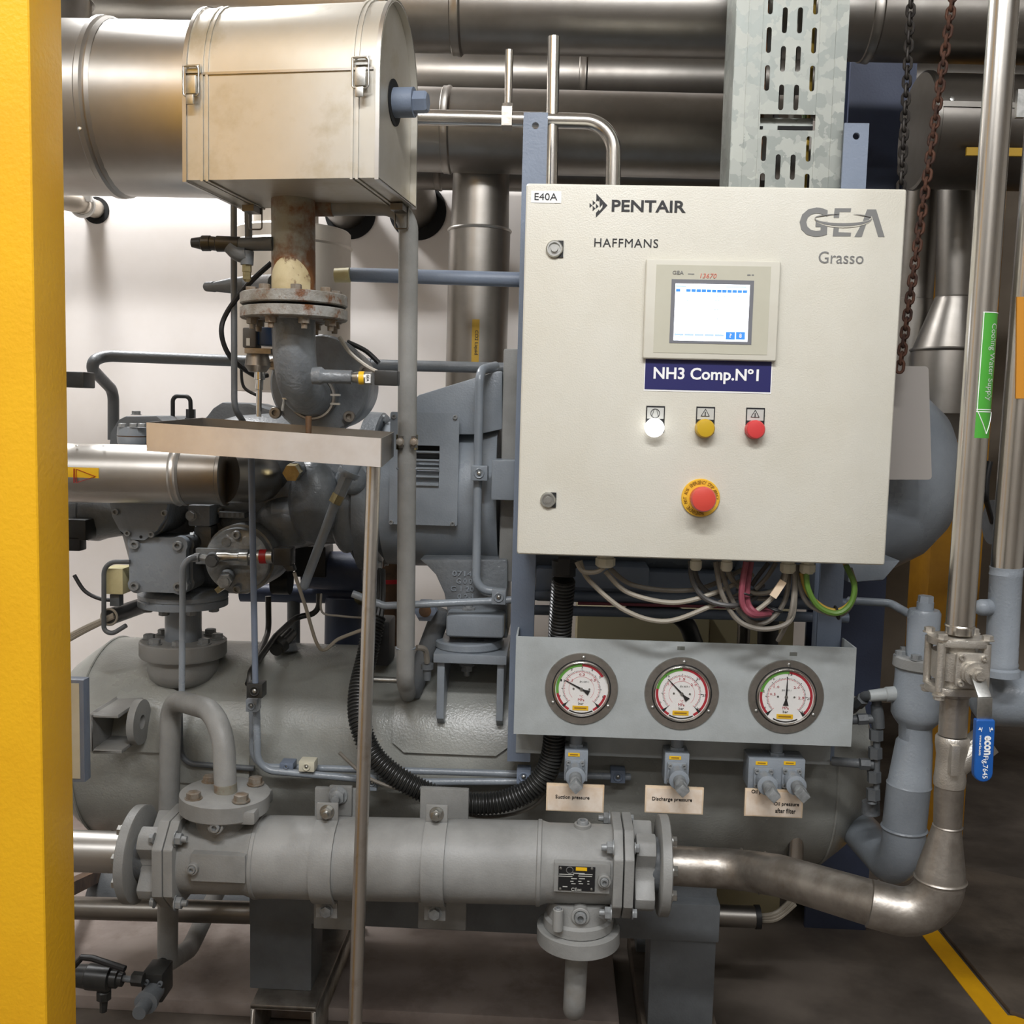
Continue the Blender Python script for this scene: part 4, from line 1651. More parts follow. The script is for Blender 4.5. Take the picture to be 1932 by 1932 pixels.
# blue-grey cross tube behind
T = thing('cross_tube', 'blue-grey tube running level from the valve to the cabinet post', 'pipe', P(800, 540, 1.9))
m = MB()
m.rg(1.9, [(655, 518, 13), (990, 528, 14)], 22)
m.build('tube', 'paint_blue', T)
m = MB()
m.rg(1.89, [(632, 520, 13.5), (660, 519, 14)], 20)
m.build('end_sleeve', 'ivory_box', T)

# =================================================================== drip pan and drain rod
fl_, fr_ = P(277, 797, 1.5), P(719, 827, 1.5)
bl_, br_ = P(381, 788, 1.77), P(742, 815, 1.77)
hp_ = 54 * K(500, 830, 1.5)
T = thing('drip_pan', 'shallow bent stainless drip pan hanging under the elbow', 'pan', P(500, 890, 1.6))
dn = Vector((0, 0, -hp_))


def sheet(q, name, t=.0015):
    m = MB()
    n = (q[1] - q[0]).cross(q[2] - q[0]).normalized() * t
    m.hexa([q[0], q[1], q[2], q[3], q[0] + n, q[1] + n, q[2] + n, q[3] + n])
    return m.build(name, 'stainless_dull' if name != 'front_wall' else 'pan_lit_sheet', T, smooth=0)  # reflection and shade put into colour: front brightened, inner walls darkened


mat('pan_lit_sheet', S(236, 230, 224), 0.32, 0.6, S(222, 213, 204), 12, rvar=0.12, bump=0.05, bscale=30)  # light base colour carries the bright reflection on the pan front
sheet([fl_ + dn, fr_ + dn, fr_, fl_], 'front_wall')
sheet([bl_ + dn, br_ + dn, br_, bl_], 'back_wall')
sheet([fl_ + dn, bl_ + dn, bl_, fl_], 'end_wall')
sheet([fr_ + dn, br_ + dn, br_, fr_], 'end_wall')
sheet([fl_ + dn, fr_ + dn, br_ + dn, bl_ + dn], 'pan_floor')
T = thing('drain_tube', 'slim stained steel tube standing from the drip pan to the floor', 'pipe', (P(650, 1932, 1.5).x, 1.5, 0))
m = MB()
p0 = P(705, 878, 1.545)
p1 = P(671, 1900, 1.50)
p2 = p0.lerp(p1, 1.0)
dd = (p1 - p0)
p3 = p0 + dd * ((p0.z - 0.0) / (p0.z - p1.z))
m.path([p0, p0.lerp(p3, .25), p0.lerp(p3, .5), p3], 13.2 * K(690, 1300, 1.52), 22)
m.build('tube', 'rod_steel', T)

# =================================================================== screw compressor
YM = 2.15
comp = thing('screw_compressor', 'dark grey cast screw compressor block in the middle of the skid', 'compressor', P(450, 1130, YM))
m = MB()
m.rg(YM, [(380, 895, 60), (395, 898, 100), (440, 902, 118), (500, 908, 128), (560, 914, 124), (610, 920, 108), (650, 922, 104), (676, 924, 118), (690, 926, 136)], 48)
m.build('rotor_housing', 'paint_cast', comp)
m = MB()
m.rg(YM, [(690, 926, 136), (692, 926, 149), (718, 928, 149), (722, 928, 145)], 56)
m.build('joint_flange', 'paint_cast', comp)
for a in range(12):
    an = math.radians(a * 30 + 12)
    c, k = P(722, 928, YM), K(722, 928, YM)
    inst('hex', comp, c + Vector((0, math.cos(an) * 140 * k, math.sin(an) * 140 * k)), XV, 8 * k, 'bolt_grey')
# cast bulges on the front
for x, y, Y, sx, sy, sz in ((592, 945, 2.0, .05, .05, .085), (540, 985, 2.03, .06, .05, .055), (655, 960, 2.03, .035, .04, .09), (470, 985, 2.04, .06, .04, .03), (520, 880, 2.02, .03, .04, .05), (665, 905, 1.99, .03, .03, .03)):
    m = MB()
    m.ball(P(x, y, Y), 1.0, 24, 14, sx, sy, sz)
    m.build('cast_bulge', 'paint_cast', comp)
m = MB()
m.rg(2.0, [(515, 962, 16), (555, 962, 16)], 24)
m.build('cast_boss', 'paint', comp)
m = MB()
m.pbox(437, 972, 50, 11, 1.985, .05)
pl = m.build('number_plate', 'paint_dark_shade', comp, bevel=.001)
for i in range(5):
    m = MB()
    m.pbox(418 + i * 10, 972, 5, 7, 1.984, .002)
    m.build('cast_figure', 'paint_cast', pl)
m = MB()
m.pbox(390, 965, 50, 14, 2.0, .1)
m.pbox(437, 1000, 100, 70, 2.03, .15)
m.build('mid_casting', 'paint_cast', comp, bevel=.008)
# ear with bolt
m = MB()
m.pbox(375, 973, 42, 40, 1.955, .06)
m.build('lug', 'paint_cast', comp, bevel=.004)
inst('hex', comp, P(361, 973, 1.955), NY, .009, 'bolt_grey')
m = MB()
m.pbox(382, 1018, 34, 52, 1.99, .06)
m.build('web', 'paint_cast', comp, bevel=.006)
inst('hex', comp, P(366, 1012, 1.98), (-1, -.4, 0), .008, 'bolt_grey')
# top castings behind the drip pan
m = MB()
m.pprism([(204, 850), (208, 815), (222, 792), (236, 785), (295, 784), (308, 795), (330, 800), (480, 800), (480, 880), (204, 880)], 2.1, .2)
m.build('top_casting', 'paint_dark_shade', comp, bevel=.006)
inst('hex', comp, P(257, 783, 2.15) , ZV, .009, 'bolt_grey')
m = MB()
m.pprism([(340, 800), (385, 790), (400, 770), (418, 758), (470, 760), (520, 775), (520, 830), (340, 830)], 2.2, .15)
m.build('rear_casting', 'paint_dark_shade', comp, bevel=.01)
m = MB()
m.rg(2.0, [(249, 806, 26), (249, 822, 27)], 24)
m.rg(2.0, [(249, 824, 27), (249, 836, 26), (249, 848, 18)], 24)
fl = m.build('small_flange', 'paint', comp)
m = MB()
m.rg(2.0, [(249, 821.5, 26), (249, 824.5, 26)], 24)
m.build('gasket', 'tar', fl)
for x in (231, 252, 268):
    inst('hex', fl, P(x, 806, 1.98), ZV, .0075, 'bolt_grey')
# inlet end
m = MB()
m.rg(2.12, [(318, 900, 70), (318, 1000, 82), (330, 1060, 78), (340, 1090, 72), (345, 1122, 72)], 40)
m.build('inlet_casting', 'paint_cast', comp)
m = MB()
m.rg(2.12, [(330, 1055, 62), (470, 1060, 60), (500, 1062, 40)], 36)
m.build('slide_housing', 'paint_cast', comp)
m = MB()
c, k = P(266, 965, 1.93), K(266, 965, 1.93)
m.lathe(c, (0, 1, 0), [(0, 51 * k), (.002, 53 * k), (.02, 53 * k), (.02, 50 * k), (.16, 52 * k)], 44)
m.build('round_drum', 'paint_cast', comp)
pl = [(-54, 14), (-54, 30), (54, 30), (56, 14), (50, -12), (36, -34), (12, -53), (-12, -53), (-36, -36), (-50, -10)]
m = MB()
m.prism([(a * k, b * k) for a, b in pl], c + NY * .014, XV, ZV, Vector((0, .014, 0)))
cv_ = m.build('half_cover', 'paint', comp, bevel=.002)
for x, y in ((219, 966), (311, 968), (242, 1006), (287, 1008)):
    inst('socket', cv_, P(x, y, 1.916), NY, 6 * k, 'bolt_grey')
m = MB()
c2 = P(266, 1013, 1.9155)
m.cyl(c2, c2 + NY * .0006, .003, n=12)
m.build('drain_hole', 'dark_gap', cv_)
# left dished flange
m = MB()
m.rg(2.1, [(152, 955, 30), (154, 955, 58), (158, 955, 62), (172, 956, 64), (174, 956, 62), (176, 956, 64), (190, 957, 64), (205, 958, 58), (240, 960, 50)], 44)
m.build('side_flange', 'paint_cast', comp)
# square bolted cover
sq = []
c, k = P(297, 1066, 1.925), K(297, 1066, 1.925)
for sx, sy, a0 in ((1, 1, 0), (-1, 1, 90), (-1, -1, 180), (1, -1, 270)):
    cx, cy = sx * 41 * k, sy * 39 * k
    e = []
    for i in range(7):
        a = math.radians(a0 - 35 + 160 * i / 6)
        e.append((cx + 17 * k * math.cos(a), cy + 17 * k * math.sin(a)))
    sq += e
m = MB()
m.prism(sq, c, XV, ZV, Vector((0, .02, 0)))
cov = m.build('square_cover', 'paint', comp, bevel=.002)
for x, y in ((256, 1027), (337, 1029), (256, 1105), (338, 1106)):
    inst('socket', cov, P(x, y, 1.925), NY, 9 * k, 'bolt_grey')
m = MB()
m.prism([(a * 1.0, b * .96) for a, b in sq], c + Vector((.004, .026, 0)), XV, ZV, Vector((0, .06, 0)))
m.build('cover_gasket', 'paint_dark_shade', comp)
# bottom flange
m = MB()
m.rg(2.04, [(346, 1110, 70), (346, 1118, 82), (346, 1125, 82), (346, 1127, 80), (346, 1129, 82), (346, 1140, 82)], 48)
bf = m.build('bottom_flange', 'paint', comp)
bolt_ring('hex', bf, P(346, 1140, 2.04), -ZV, 64 * K(346, 1140, 2.04), 8, .0105, 'bolt_grey', .2)
# round end cover with fittings
c, k = P(452, 1055, 1.94), K(452, 1055, 1.94)
mat('foil', S(150, 154, 156), 0.34, 0.35, S(112, 116, 118), 26, bump=1.0, bscale=70)
m = MB()
m.lathe(c + NY * .02, (0, 1, 0), [(0, 55 * k), (.003, 60 * k), (.022, 61 * k), (.022, 66 * k), (.16, 66 * k)], 48)
ec = m.build('end_cover', 'foil', comp)
for x, y in ((447, 1009), (448, 1111)):
    inst('socket', ec, P(x, y, 1.92), NY, 8 * k, 'bolt_grey')
for x, y in ((427, 1023), (466, 1022), (473, 1082)):
    m = MB()
    cc2 = P(x, y, 1.92)
    m.cyl(cc2 + Vector((0, .004, 0)), cc2 + NY * .0012, 9 * k, n=20)
    m.build('cast_disc', 'foil', ec)
m = MB()
m.obox(P(420, 1050, 1.915), XV, (0, 1, 0), ZV, .1, .012, .03)
m.build('cast_bar', 'foil', ec)
# fittings on the end cover
T = thing('control_fitting', 'grey valve fitting with hex plug on the round compressor cover', 'fitting', P(430, 1110, 1.9))
m = MB()
m.cyl(P(430, 1085, 1.92), P(424, 1096, 1.83), .014, n=20)
m.build('body', 'paint_dark_shade', T)
m = MB()
m.cyl(P(425, 1095, 1.835), P(423, 1098, 1.815), .0135, n=6)
m.cyl(P(423.4, 1097, 1.82), P(422, 1099, 1.805), .009, n=16)
m.build('hex_plug', 'bolt_grey', T)
m = MB()
m.cyl(P(416, 1104, 1.9), P(422, 1112, 1.9), .014, n=6)
m.build('side_nut', 'brass', T)
T = thing('tube_fitting', 'hex tube fitting where the thin grey tube meets the round cover', 'fitting', P(395, 1065, 1.88))
m = MB()
m.rg(1.88, [(362, 1052, 6), (366, 1052, 9), (376, 1052, 9), (377, 1052, 5), (381, 1052, 7), (392, 1054, 7)], 6)
m.build('nut', 'bolt_grey', T)
m = MB()
m.cyl(P(402, 1052, 1.93), P(400, 1058, 1.84), .0125, n=18)
m.cyl(P(400, 1058, 1.845), P(399, 1060, 1.825), .010, n=6)
m.build('body', 'paint_dark_shade', T)

# red ringed sensor with plug on the cover
T = thing('red_ring_sensor', 'chrome sensor with a red ring and dark square plug', 'sensor', P(500, 1065, 1.86))
m = MB()
m.rg(1.86, [(410, 1051, 9), (428, 1051, 9), (436, 1051, 7), (450, 1051, 7), (452, 1051, 9), (468, 1051, 9), (470, 1051, 6), (486, 1051, 8), (486, 1050, 13), (515, 1050, 13)], 20)
m.build('sensor_body', 'zinc', T)
m = MB()
m.rg(1.86, [(491, 1050, 13.6), (504, 1050, 13.6)], 24)
m.build('red_ring', 'oil_red', T)
m = MB()
m.pbox(532, 1051, 34, 34, 1.845, .035)
m.pprism([(530, 1066), (552, 1066), (556, 1078), (540, 1078)], 1.85, .02)
m.build('plug', 'black_rubber', T, bevel=.003)

# brass plug and oil line fitting under the pan
T = thing('brass_plug', 'brass hex plug on the casting just below the drip pan', 'fitting', P(548, 905, 1.93))
m = MB()
m.cyl(P(566, 882, 2.0), P(556, 888, 1.92), .015, n=18)
m.build('nipple', 'paint_dark_shade', T)
m = MB()
m.cyl(P(556, 888, 1.925), P(549, 893, 1.90), .0165, n=6)
m.build('hex_nut', 'brass', T)
T = thing('oil_line', 'slanting grey oil tube with hex couplings below the drip pan', 'pipe', P(570, 1110, 1.9))
m = MB()
m.path([P(634, 945, 1.88), P(574, 1105, 1.90)], 9 * K(600, 1000, 1.88), 18)
m.ball(P(574, 1105, 1.90), 9 * K(600, 1000, 1.88), 14, 8)
m.build('tube', 'paint', T)
m = MB()
m.cyl(P(640, 933, 1.88), P(632, 949, 1.88), .013, n=6)
m.build('brass_nut', 'brass', T)
m = MB()
m.cyl(P(655, 899, 1.88), P(640, 935, 1.88), .0125, n=6)
m.cyl(P(668, 870, 1.88), P(655, 900, 1.88), .0165, n=24)
m.cyl(P(660, 888, 1.88), P(656, 896, 1.88), .021, n=24)
m.build('coupling', 'paint', T)

# =================================================================== insulated discharge pipe
T = thing('discharge_pipe', 'polished stainless clad pipe with yellow arrow label at left', 'pipe', P(300, 952, 1.86))
m = MB()
m.rg(1.86, [(-700, 875, 55), (339, 896, 55.5)], 48)
m.build('cladding', 'stainless', T)
m = MB()
m.rg(1.86, [(335, 896, 58), (339, 896, 59.5), (343, 896, 57), (346, 896, 57), (350, 896, 59), (354, 896, 56)], 48)
m.build('swage_ring', 'stainless', T)
m = MB()
m.rg(1.86, [(352, 896, 55), (420, 898, 54), (422, 898, 57), (428, 898, 57), (430, 898, 54)], 48)
m.build('end_section', 'stainless_dull', T)
m = MB()
m.pipe([(424, 898, 1.86), (470, 899, 1.9), (500, 900, 2.1)], .05, .08, 36, 8)
m.build('dark_elbow', 'stainless_dull', T)
for x in (145, 196):
    inst('rivet', T, P(x, 841, 1.83), (0, -.5, 1), .003, 'zinc', 'rivet')


def pipe_label(parent, px, py, w, h, Y, R, cy, material, name):
    """sticker wrapped on a horizontal pipe: axis through cy(px row)"""
    k = K(px, py, Y - R)
    c = P(px, cy, Y - R)
    c.y = Y
    z0 = (cy - py) * k
    vs, fs = [], []
    n = 8
    for i in range(2):
        for j in range(n + 1):
            z = z0 + (j / n - .5) * h * k
            y = -math.sqrt(max(0, R * R - z * z)) - .0008
            vs.append(Vector((c.x + (i - .5) * w * k, c.y + y, c.z + z)))
    fs = [(j, j + 1, n + 2 + j, n + 1 + j) for j in range(n)]
    MB().add(vs, fs).build(name, material, parent, smooth=0)
    return c, k


Rd = 55 * K(160, 893, 1.86)
c, k = pipe_label(T, 155, 897, 64, 30, 1.86, Rd, 892, 'yellow_tag', 'arrow_label')
m = MB()
fy = 1.86 - Rd - .0016
for a, b in (((141, 884), (141, 911)), ((139, 884), (139, 911)), ((144, 885), (180, 899)), ((180, 899), (144, 911)), ((144, 885), (144, 911))):
    m.bar(P(a[0], a[1], fy), P(b[0], b[1], fy), .0008, .0009, up=(0, 1, 0))
m.build('arrow_print', 'oil_red', T)

# =================================================================== coupling housing and motor
bell = thing('coupling_housing', 'blue-grey coupling housing with louvred cover beside the motor', 'housing', P(840, 1068, YM))
m = MB()
m.rg(YM, [(722, 930, 118), (735, 930, 134), (790, 930, 137), (905, 930, 137), (940, 930, 148), (945, 930, 152)], 60)
m.build('drum', 'paint', bell)
m = MB()
m.pprism([(735, 800), (738, 790), (790, 745), (938, 700), (948, 700), (948, 810), (900, 820), (740, 820)], 2.02, .24)
m.build('top_hood', 'paint', bell, bevel=.004)
m = MB()
m.pbox(962, 880, 34, 440, 2.0, .3)
m.build('motor_flange', 'paint_dusty', bell, bevel=.005)
m = MB()
m.pbox(949, 906, 44, 76, 1.93, .08)
m.build('lifting_block', 'paint', bell, bevel=.003)
# flat cover with louvres
kx = K(800, 885, 1.995)
cx_ = P(800, 885, 1.995)
lv = []
for i in range(5):
    z = (885 - (846 + i * 15.5)) * kx
    lv.append([(-15 * kx, z - 5.5 * kx), (29 * kx, z - 5.5 * kx), (29 * kx, z + 5.5 * kx), (-15 * kx, z + 5.5 * kx)])
pc = curve_plate('louvre_cover', rrect(130 * kx, 212 * kx, 4 * kx), lv, cx_, XV, ZV, .004, 'paint', bell)
for i in range(5):
    m = MB()
    z = (885 - (846 + i * 15.5 + 6)) * kx
    m.obox(cx_ + Vector((7 * kx, -.003, z)), XV, (0, 1, 0), ZV, 44 * kx, .010, .0034)
    m.build('louvre', 'paint', pc)
m = MB()
m.obox(cx_ + Vector((7 * kx, .022, 0)), XV, (0, 1, 0), ZV, 50 * kx, .002, 100 * kx)
m.build('louvre_shade', 'dark_gap', pc)  # near-black sheet added for the shade behind the slots
for x, y in ((744, 786), (859, 787), (738, 985), (854, 988)):
    inst('socket', pc, P(x, y, 1.993), NY, 4.5 * kx, 'bolt_grey')
# foot with cast figures
m = MB()
m.pprism([(790, 1055), (958, 1055), (958, 1205), (846, 1205), (845, 1160), (838, 1120), (822, 1085), (806, 1068)], 1.99, .14)
ft = m.build('foot', 'paint_cast', bell, bevel=.006)
for i, s in enumerate(('0714', 'G 0 0', 'G 1 20', '0 2-1')):
    ptext(s, 872 + (0, 4, 0, 6)[i], 1082 + i * 14.5, (38, 30, 44, 30)[i], 10, 1.989, 'paint', ft, thick=.0015, bold=.01)
m = MB()
m.pbox(896, 1182, 110, 44, 1.935, .16)
m.build('foot_pad', 'paint', bell, bevel=.007, seg=3)
inst('stud', bell, P(884, 1160, 1.985), ZV, .014, 'bolt_grey')

mot = thing('electric_motor', 'large grey electric motor mostly hidden behind the cabinet', 'motor', P(1400, 1090, 2.2))
m = MB()
m.rg(2.2, [(985, 905, 170), (1000, 905, 186), (1560, 897, 189), (1620, 896, 188), (1675, 895, 178), (1725, 894, 155), (1765, 893, 118), (1788, 892, 72), (1797, 892, 25)], 64)
m.build('shell', 'paint', mot)
m = MB()
m.pprism([(1600, 1060), (1700, 1058), (1668, 1095), (1600, 1100)], 1.97, .3)
m.build('end_foot', 'paint', mot, bevel=.005)
m = MB()
m.pbox(1150, 1090, 150, 44, 1.98, .3)
m.build('motor_foot', 'paint_blue', mot, bevel=.006)
m = MB()
m.pbox(1480, 1092, 150, 44, 1.98, .3)
m.build('motor_foot', 'paint_blue', mot, bevel=.006)
m = MB()
m.pbox(1290, 1112, 560, 64, 2.03, .3)
m.build('base_plate', 'paint_blue', mot, bevel=.006)
T = thing('cover_sheet', 'plain light grey sheet sticking out behind the cabinet right edge', 'sheet', P(1715, 905, 1.92))
m = MB()
pts = rrect(150, 214, 7, 5)
m.pprism([(1680 + a - (b * .03), 798 - b) for a, b in pts], 1.92, .004)
m.build('sheet', 'panel_warm', T)
# =================================================================== oil separator tank
YT = 2.15
tank = thing('oil_separator', 'big horizontal grey oil separator tank lying under the compressor', 'tank', P(800, 1590, YT))
tc0, tc1 = P(215, 1398, YT), P(1555, 1420, YT)
TR = 183 * K(800, 1405, YT)
TZ = (tc0.z + tc1.z) / 2
def tx(px, py=1400):
    return P(px, py, YT - TR).x
xl, xr = tc0.x, P(1535, 1420, YT).x
m = MB()
prof = [(xl - .115, .02), (xl - .112, .06), (xl - .095, .115), (xl - .065, .16), (xl - .03, .188), (xl, TR), (xr, TR), (xr + .03, .188), (xr + .065, .16), (xr + .095, .115), (xr + .112, .06), (xr + .115, .02)]
m.rings([Vector((x, YT, TZ)) for x, r in prof], [r if r < TR else TR for x, r in prof], XV, 72)
m.build('shell', 'paint_tank', tank, smooth=40)
for x in (xl + .004, xr - .004):
    m = MB()
    m.torus((x, YT, TZ), XV, TR, .003, 64, 6)
    m.build('weld_seam', 'paint_tank', tank)


def cyl_patch(x0, x1, z0, z1, name, material, parent, t=.006, rad=.02):
    """rounded sheet lying on the front of the tank between heights z0..z1"""
    a0, a1 = math.asin(max(-1, (z0 - TZ) / TR)), math.asin(min(1, (z1 - TZ) / TR))
    w, h = x1 - x0, (a1 - a0) * TR
    out = rrect(w, h, rad, 5)
    n = len(out)
    # fan of strips: build rows across so that it follows the curve
    rows = 16
    vs, fs = [], []
    for j in range(rows + 1):
        b = -h / 2 + h * j / rows
        e = 0
        d = min(b + h / 2, h / 2 - b)
        if d < rad:
            e = rad - math.sqrt(max(0, rad * rad - (rad - d) ** 2))
        a = a0 + (b + h / 2) / TR
        for x in (x0 + e, x1 - e):
            for rr in (TR - .001, TR + t):
                vs.append(Vector((x, YT - math.cos(a) * rr, TZ + math.sin(a) * rr)))
    for j in range(rows):
        q = 4 * j
        fs += [(q + 1, q + 3, q + 7, q + 5), (q, q + 1, q + 5, q + 4), (q + 2, q + 6, q + 7, q + 3)]
    fs += [(0, 2, 3, 1), (4 * rows, 4 * rows + 1, 4 * rows + 3, 4 * rows + 2)]
    return MB().add(vs, fs).build(name, material, parent, smooth=30)


def front_z(px, py):
    return P(px, py, YT - TR * .9).z


cyl_patch(P(741, 1350, 1.95).x, P(962, 1350, 1.95).x, front_z(850, 1418), front_z(850, 1262) , 'saddle_plate', 'paint_tank', tank, .008, .025)
cyl_patch(P(218, 1360, 1.97).x, P(332, 1360, 1.97).x, front_z(270, 1412), front_z(270, 1308), 'saddle_plate', 'paint_tank', tank, .008, .02)
cyl_patch(P(330, 1450, 1.97).x, P(480, 1450, 1.97).x, front_z(400, 1470), front_z(400, 1330), 'saddle_plate', 'paint_tank', tank, .005, .02)
cyl_patch(P(1455, 1450, 1.97).x, P(1636, 1450, 1.97).x, front_z(1540, 1435), front_z(1540, 1330), 'saddle_plate', 'paint_tank', tank, .006, .02)
# inlet nozzle
m = MB()
m.rg(2.04, [(346, 1234, 64), (346, 1262, 65), (346, 1276, 60), (346, 1286, 48), (346, 1290, 30)], 40)
m.build('nozzle', 'paint_dusty', tank)
m = MB()
m.rg(2.04, [(346, 1206, 77), (346, 1208, 79.5), (346, 1232, 79.5), (346, 1236, 77)], 48)
nf = m.build('nozzle_flange', 'paint_dusty', tank)
bolt_ring('hex', nf, P(346, 1206, 2.04), ZV, 62 * K(346, 1206, 2.04), 8, .0115, 'bolt_grey', .2)
m = MB()
m.rg(2.1, [(540, 1224, 26), (540, 1226, 22), (540, 1212, 17)], 24)
m.build('top_plug', 'paint_dark_shade', tank)

m = MB()
m.rg(2.04, [(346, 1136, 33.5), (346, 1212, 33.5)], 32)
m.single('down_pipe', 'short grey stub pipe between compressor flange and tank flange', 'pipe', 'paint')

# lifting channel and eye
T = thing('lifting_lug', 'open channel bracket with lifting eye welded to the tank front', 'bracket', P(215, 1420, 1.85))
p = P(167, 1380, 1.86)
k = K(167, 1380, 1.86)
ztop, zbot = P(167, 1346, 1.86).z, P(167, 1420, 1.86).z
wd = 58 * k
m = MB()
m.box(p.x, p.x + .008, 1.86, 2.02, zbot, ztop)
m.box(p.x + .008, p.x + wd, 1.86, 2.02, ztop - .008, ztop)
m.box(p.x + .008, p.x + wd * 1.1, 1.86, 2.02, zbot, zbot + .008)
m.build('channel', 'paint_dusty', T, bevel=.003)
c = P(262, 1362, 1.92)
m = MB()
prf = [(-.007, .044), (.007, .044), (.007, .014), (-.007, .014), (-.007, .044)]
m.rings([c + XV * t for t, r in prf], [r for t, r in prf], XV, 36, False)
m.build('eye', 'paint_dusty', T)

# support bracket for the coupling foot
T = thing('mount_bracket', 'welded table bracket on the tank carrying the coupling foot', 'bracket', P(887, 1370, 1.95))
zt = P(887, 1243, 1.93).z
xa, xb = P(818, 1243, 1.93).x, P(956, 1243, 1.93).x
m = MB()
m.box(xa, xb, 1.925, 2.12, zt - .009, zt + .009)
m.build('top_plate', 'paint', T, bevel=.002)
for x0, x1 in ((824, 838), (937, 950)):
    q0, q1 = P(x0, 1300, 1.935).x, P(x1, 1300, 1.935).x
    m = MB()
    zb = P(830, 1372, 1.945).z
    m.prism([(1.935, zt - .009), (2.1, zt - .009), (2.1, zb), (1.965, zb), (1.935, zb + .02)], (q0, 0, 0), (0, 1, 0), ZV, (q1 - q0, 0, 0))
    m.build('side_plate', 'paint', T, bevel=.0015)
inst('stud', T, P(881, 1252, 2.0) - ZV * .002, -ZV, .012, 'bolt_grey')
T = thing('vibration_mount', 'round grey vibration mount disc under the coupling foot', 'mount', P(885, 1232, 2.0))
m = MB()
m.rg(2.0, [(886, 1203, 62), (886, 1206, 65), (886, 1216, 65), (886, 1219, 62)], 44)
m.build('disc', 'paint', T)
m = MB()
m.rg(2.0, [(886, 1219, 48), (886, 1229, 50)], 36)
m.build('rubber_pad', 'paint_dark_shade', T)

# =================================================================== skid frame
frm = thing('skid_frame', 'dark grey steel skid frame with two box legs', 'frame', P(900, 1900, 2.0))
zA, zB = P(900, 1688, 1.95).z, P(900, 1758, 1.95).z
m = MB()
m.box(P(470, 1700, 1.95).x, P(1360, 1700, 1.95).x, 1.95, 2.05, zB, zA)
m.build('beam', 'paint_dark_shade', frm, bevel=.003)
m = MB()
m.box(P(470, 1700, 1.95).x, P(1360, 1700, 1.95).x, 2.25, 2.35, zB, zA)
m.build('beam', 'paint_dark_shade', frm, bevel=.003)
for x0, x1, zz in ((471, 588, .10), (1228, 1352, .06)):
    a, b = P(x0, 1760, 1.96).x, P(x1, 1760, 1.96).x
    for yy in (1.96, 2.25):
        m = MB()
        m.box(a, b, yy, yy + .1, zz if yy < 2 else .05, zB)
        m.build('leg', 'paint_dark_shade', frm, bevel=.003)
    # cradle between beam and tank
    m = MB()
    m.box(a, b, 1.98, 2.3, zA - .01, TZ - TR * .72)
    m.build('cradle', 'paint_dark_shade', frm)
# hollow foot channel running forward under the left leg
a, b = P(462, 1905, 1.87).x, P(588, 1905, 1.87).x
m = MB()
zt = .10
m.box(a, b, 1.905, 2.36, zt - .01, zt)
m.box(a, a + .01, 1.905, 2.36, .0, zt - .01)
m.box(b - .01, b, 1.905, 2.36, .0, zt - .01)
m.build('foot_channel', 'steel_dirty', frm, bevel=.002)
a, b = P(1215, 1915, 1.93).x, P(1362, 1915, 1.93).x
m = MB()
m.box(a, b, 1.93, 2.38, .0, .06)
m.build('foot_block', 'concrete_rough', frm, bevel=.003)

# =================================================================== oil cooler (shell and tube)
YX = 1.72
hx = thing('oil_cooler', 'grey shell and tube oil cooler lying across the lower middle', 'oil cooler', P(750, 1700, YX))
def ax(px):
    """point on the cooler axis below pixel column px"""
    return P(px, 1614 + (px - 420) * .0212, YX)
kx = K(750, 1620, YX)
def hxr(lst, name, material, n=48, smooth=35):
    m = MB()
    m.rings([ax(px) for px, r in lst], [r * kx for px, r in lst], XV, n)
    return m.build(name, material, hx, smooth=smooth)


hxr([(486, 75.5), (1022, 75.5)], 'shell_tube', 'paint_dusty', 64)
hxr([(352, 70), (470, 70), (478, 73), (486, 75), (488, 77.5), (494, 77.5), (496, 75)], 'end_casting', 'paint_dusty', 56)
hxr([(1012, 75), (1014, 78), (1020, 78), (1022, 75.5), (1034, 72), (1152, 71)], 'end_casting', 'paint_dusty', 56)


def sqpoly(h, ch):
    return [(-h, -h + ch), (-h, h - ch), (-h + ch, h), (h - ch, h), (h, h - ch), (h, -h + ch), (h - ch, -h), (-h + ch, -h)]


def yzplate(px0, px1, poly, name, material, bevel=.003):
    a, b = ax(px0), ax(px1)
    m = MB()
    m.prism([(y * kx, z * kx) for y, z in poly], (a.x, a.y, a.z), (0, 1, 0), ZV, (b.x - a.x, 0, 0))
    return m.build(name, material, hx, bevel=bevel)


for px0, px1 in ((318, 337), (338.5, 356), (1152, 1170), (1172, 1190)):
    f = yzplate(px0, px1, sqpoly(84, 40), 'tube_plate', 'paint_dusty')
for px, d in ((356, 1), (1152, -1)):
    for y, z in ((-68, 60), (-68, -62), (68, 60), (68, -62)):
        inst('stud', hx, ax(px) + Vector((0, y * kx, z * kx)), XV * d, 11.5 * kx, 'bolt_grey')
for px, d in ((318, -1), (1190, 1)):
    for y, z in ((-68, 60), (-68, -62), (68, 60), (68, -62)):
        inst('hex', hx, ax(px) + Vector((0, y * kx, z * kx)), XV * d, 8.5 * kx, 'bolt_grey')


def starpoly(R0, R1, n=4, a0=45):
    pts = []
    for i in range(n):
        a = math.radians(a0 + i * 360 / n)
        for da, rr in ((-16, R1), (0, R1 * 1.05), (16, R1), (32, R0), (45, R0 * .96), (58, R0)):
            b = a + math.radians(da)
            pts.append((math.cos(b) * rr, math.sin(b) * rr))
    return pts


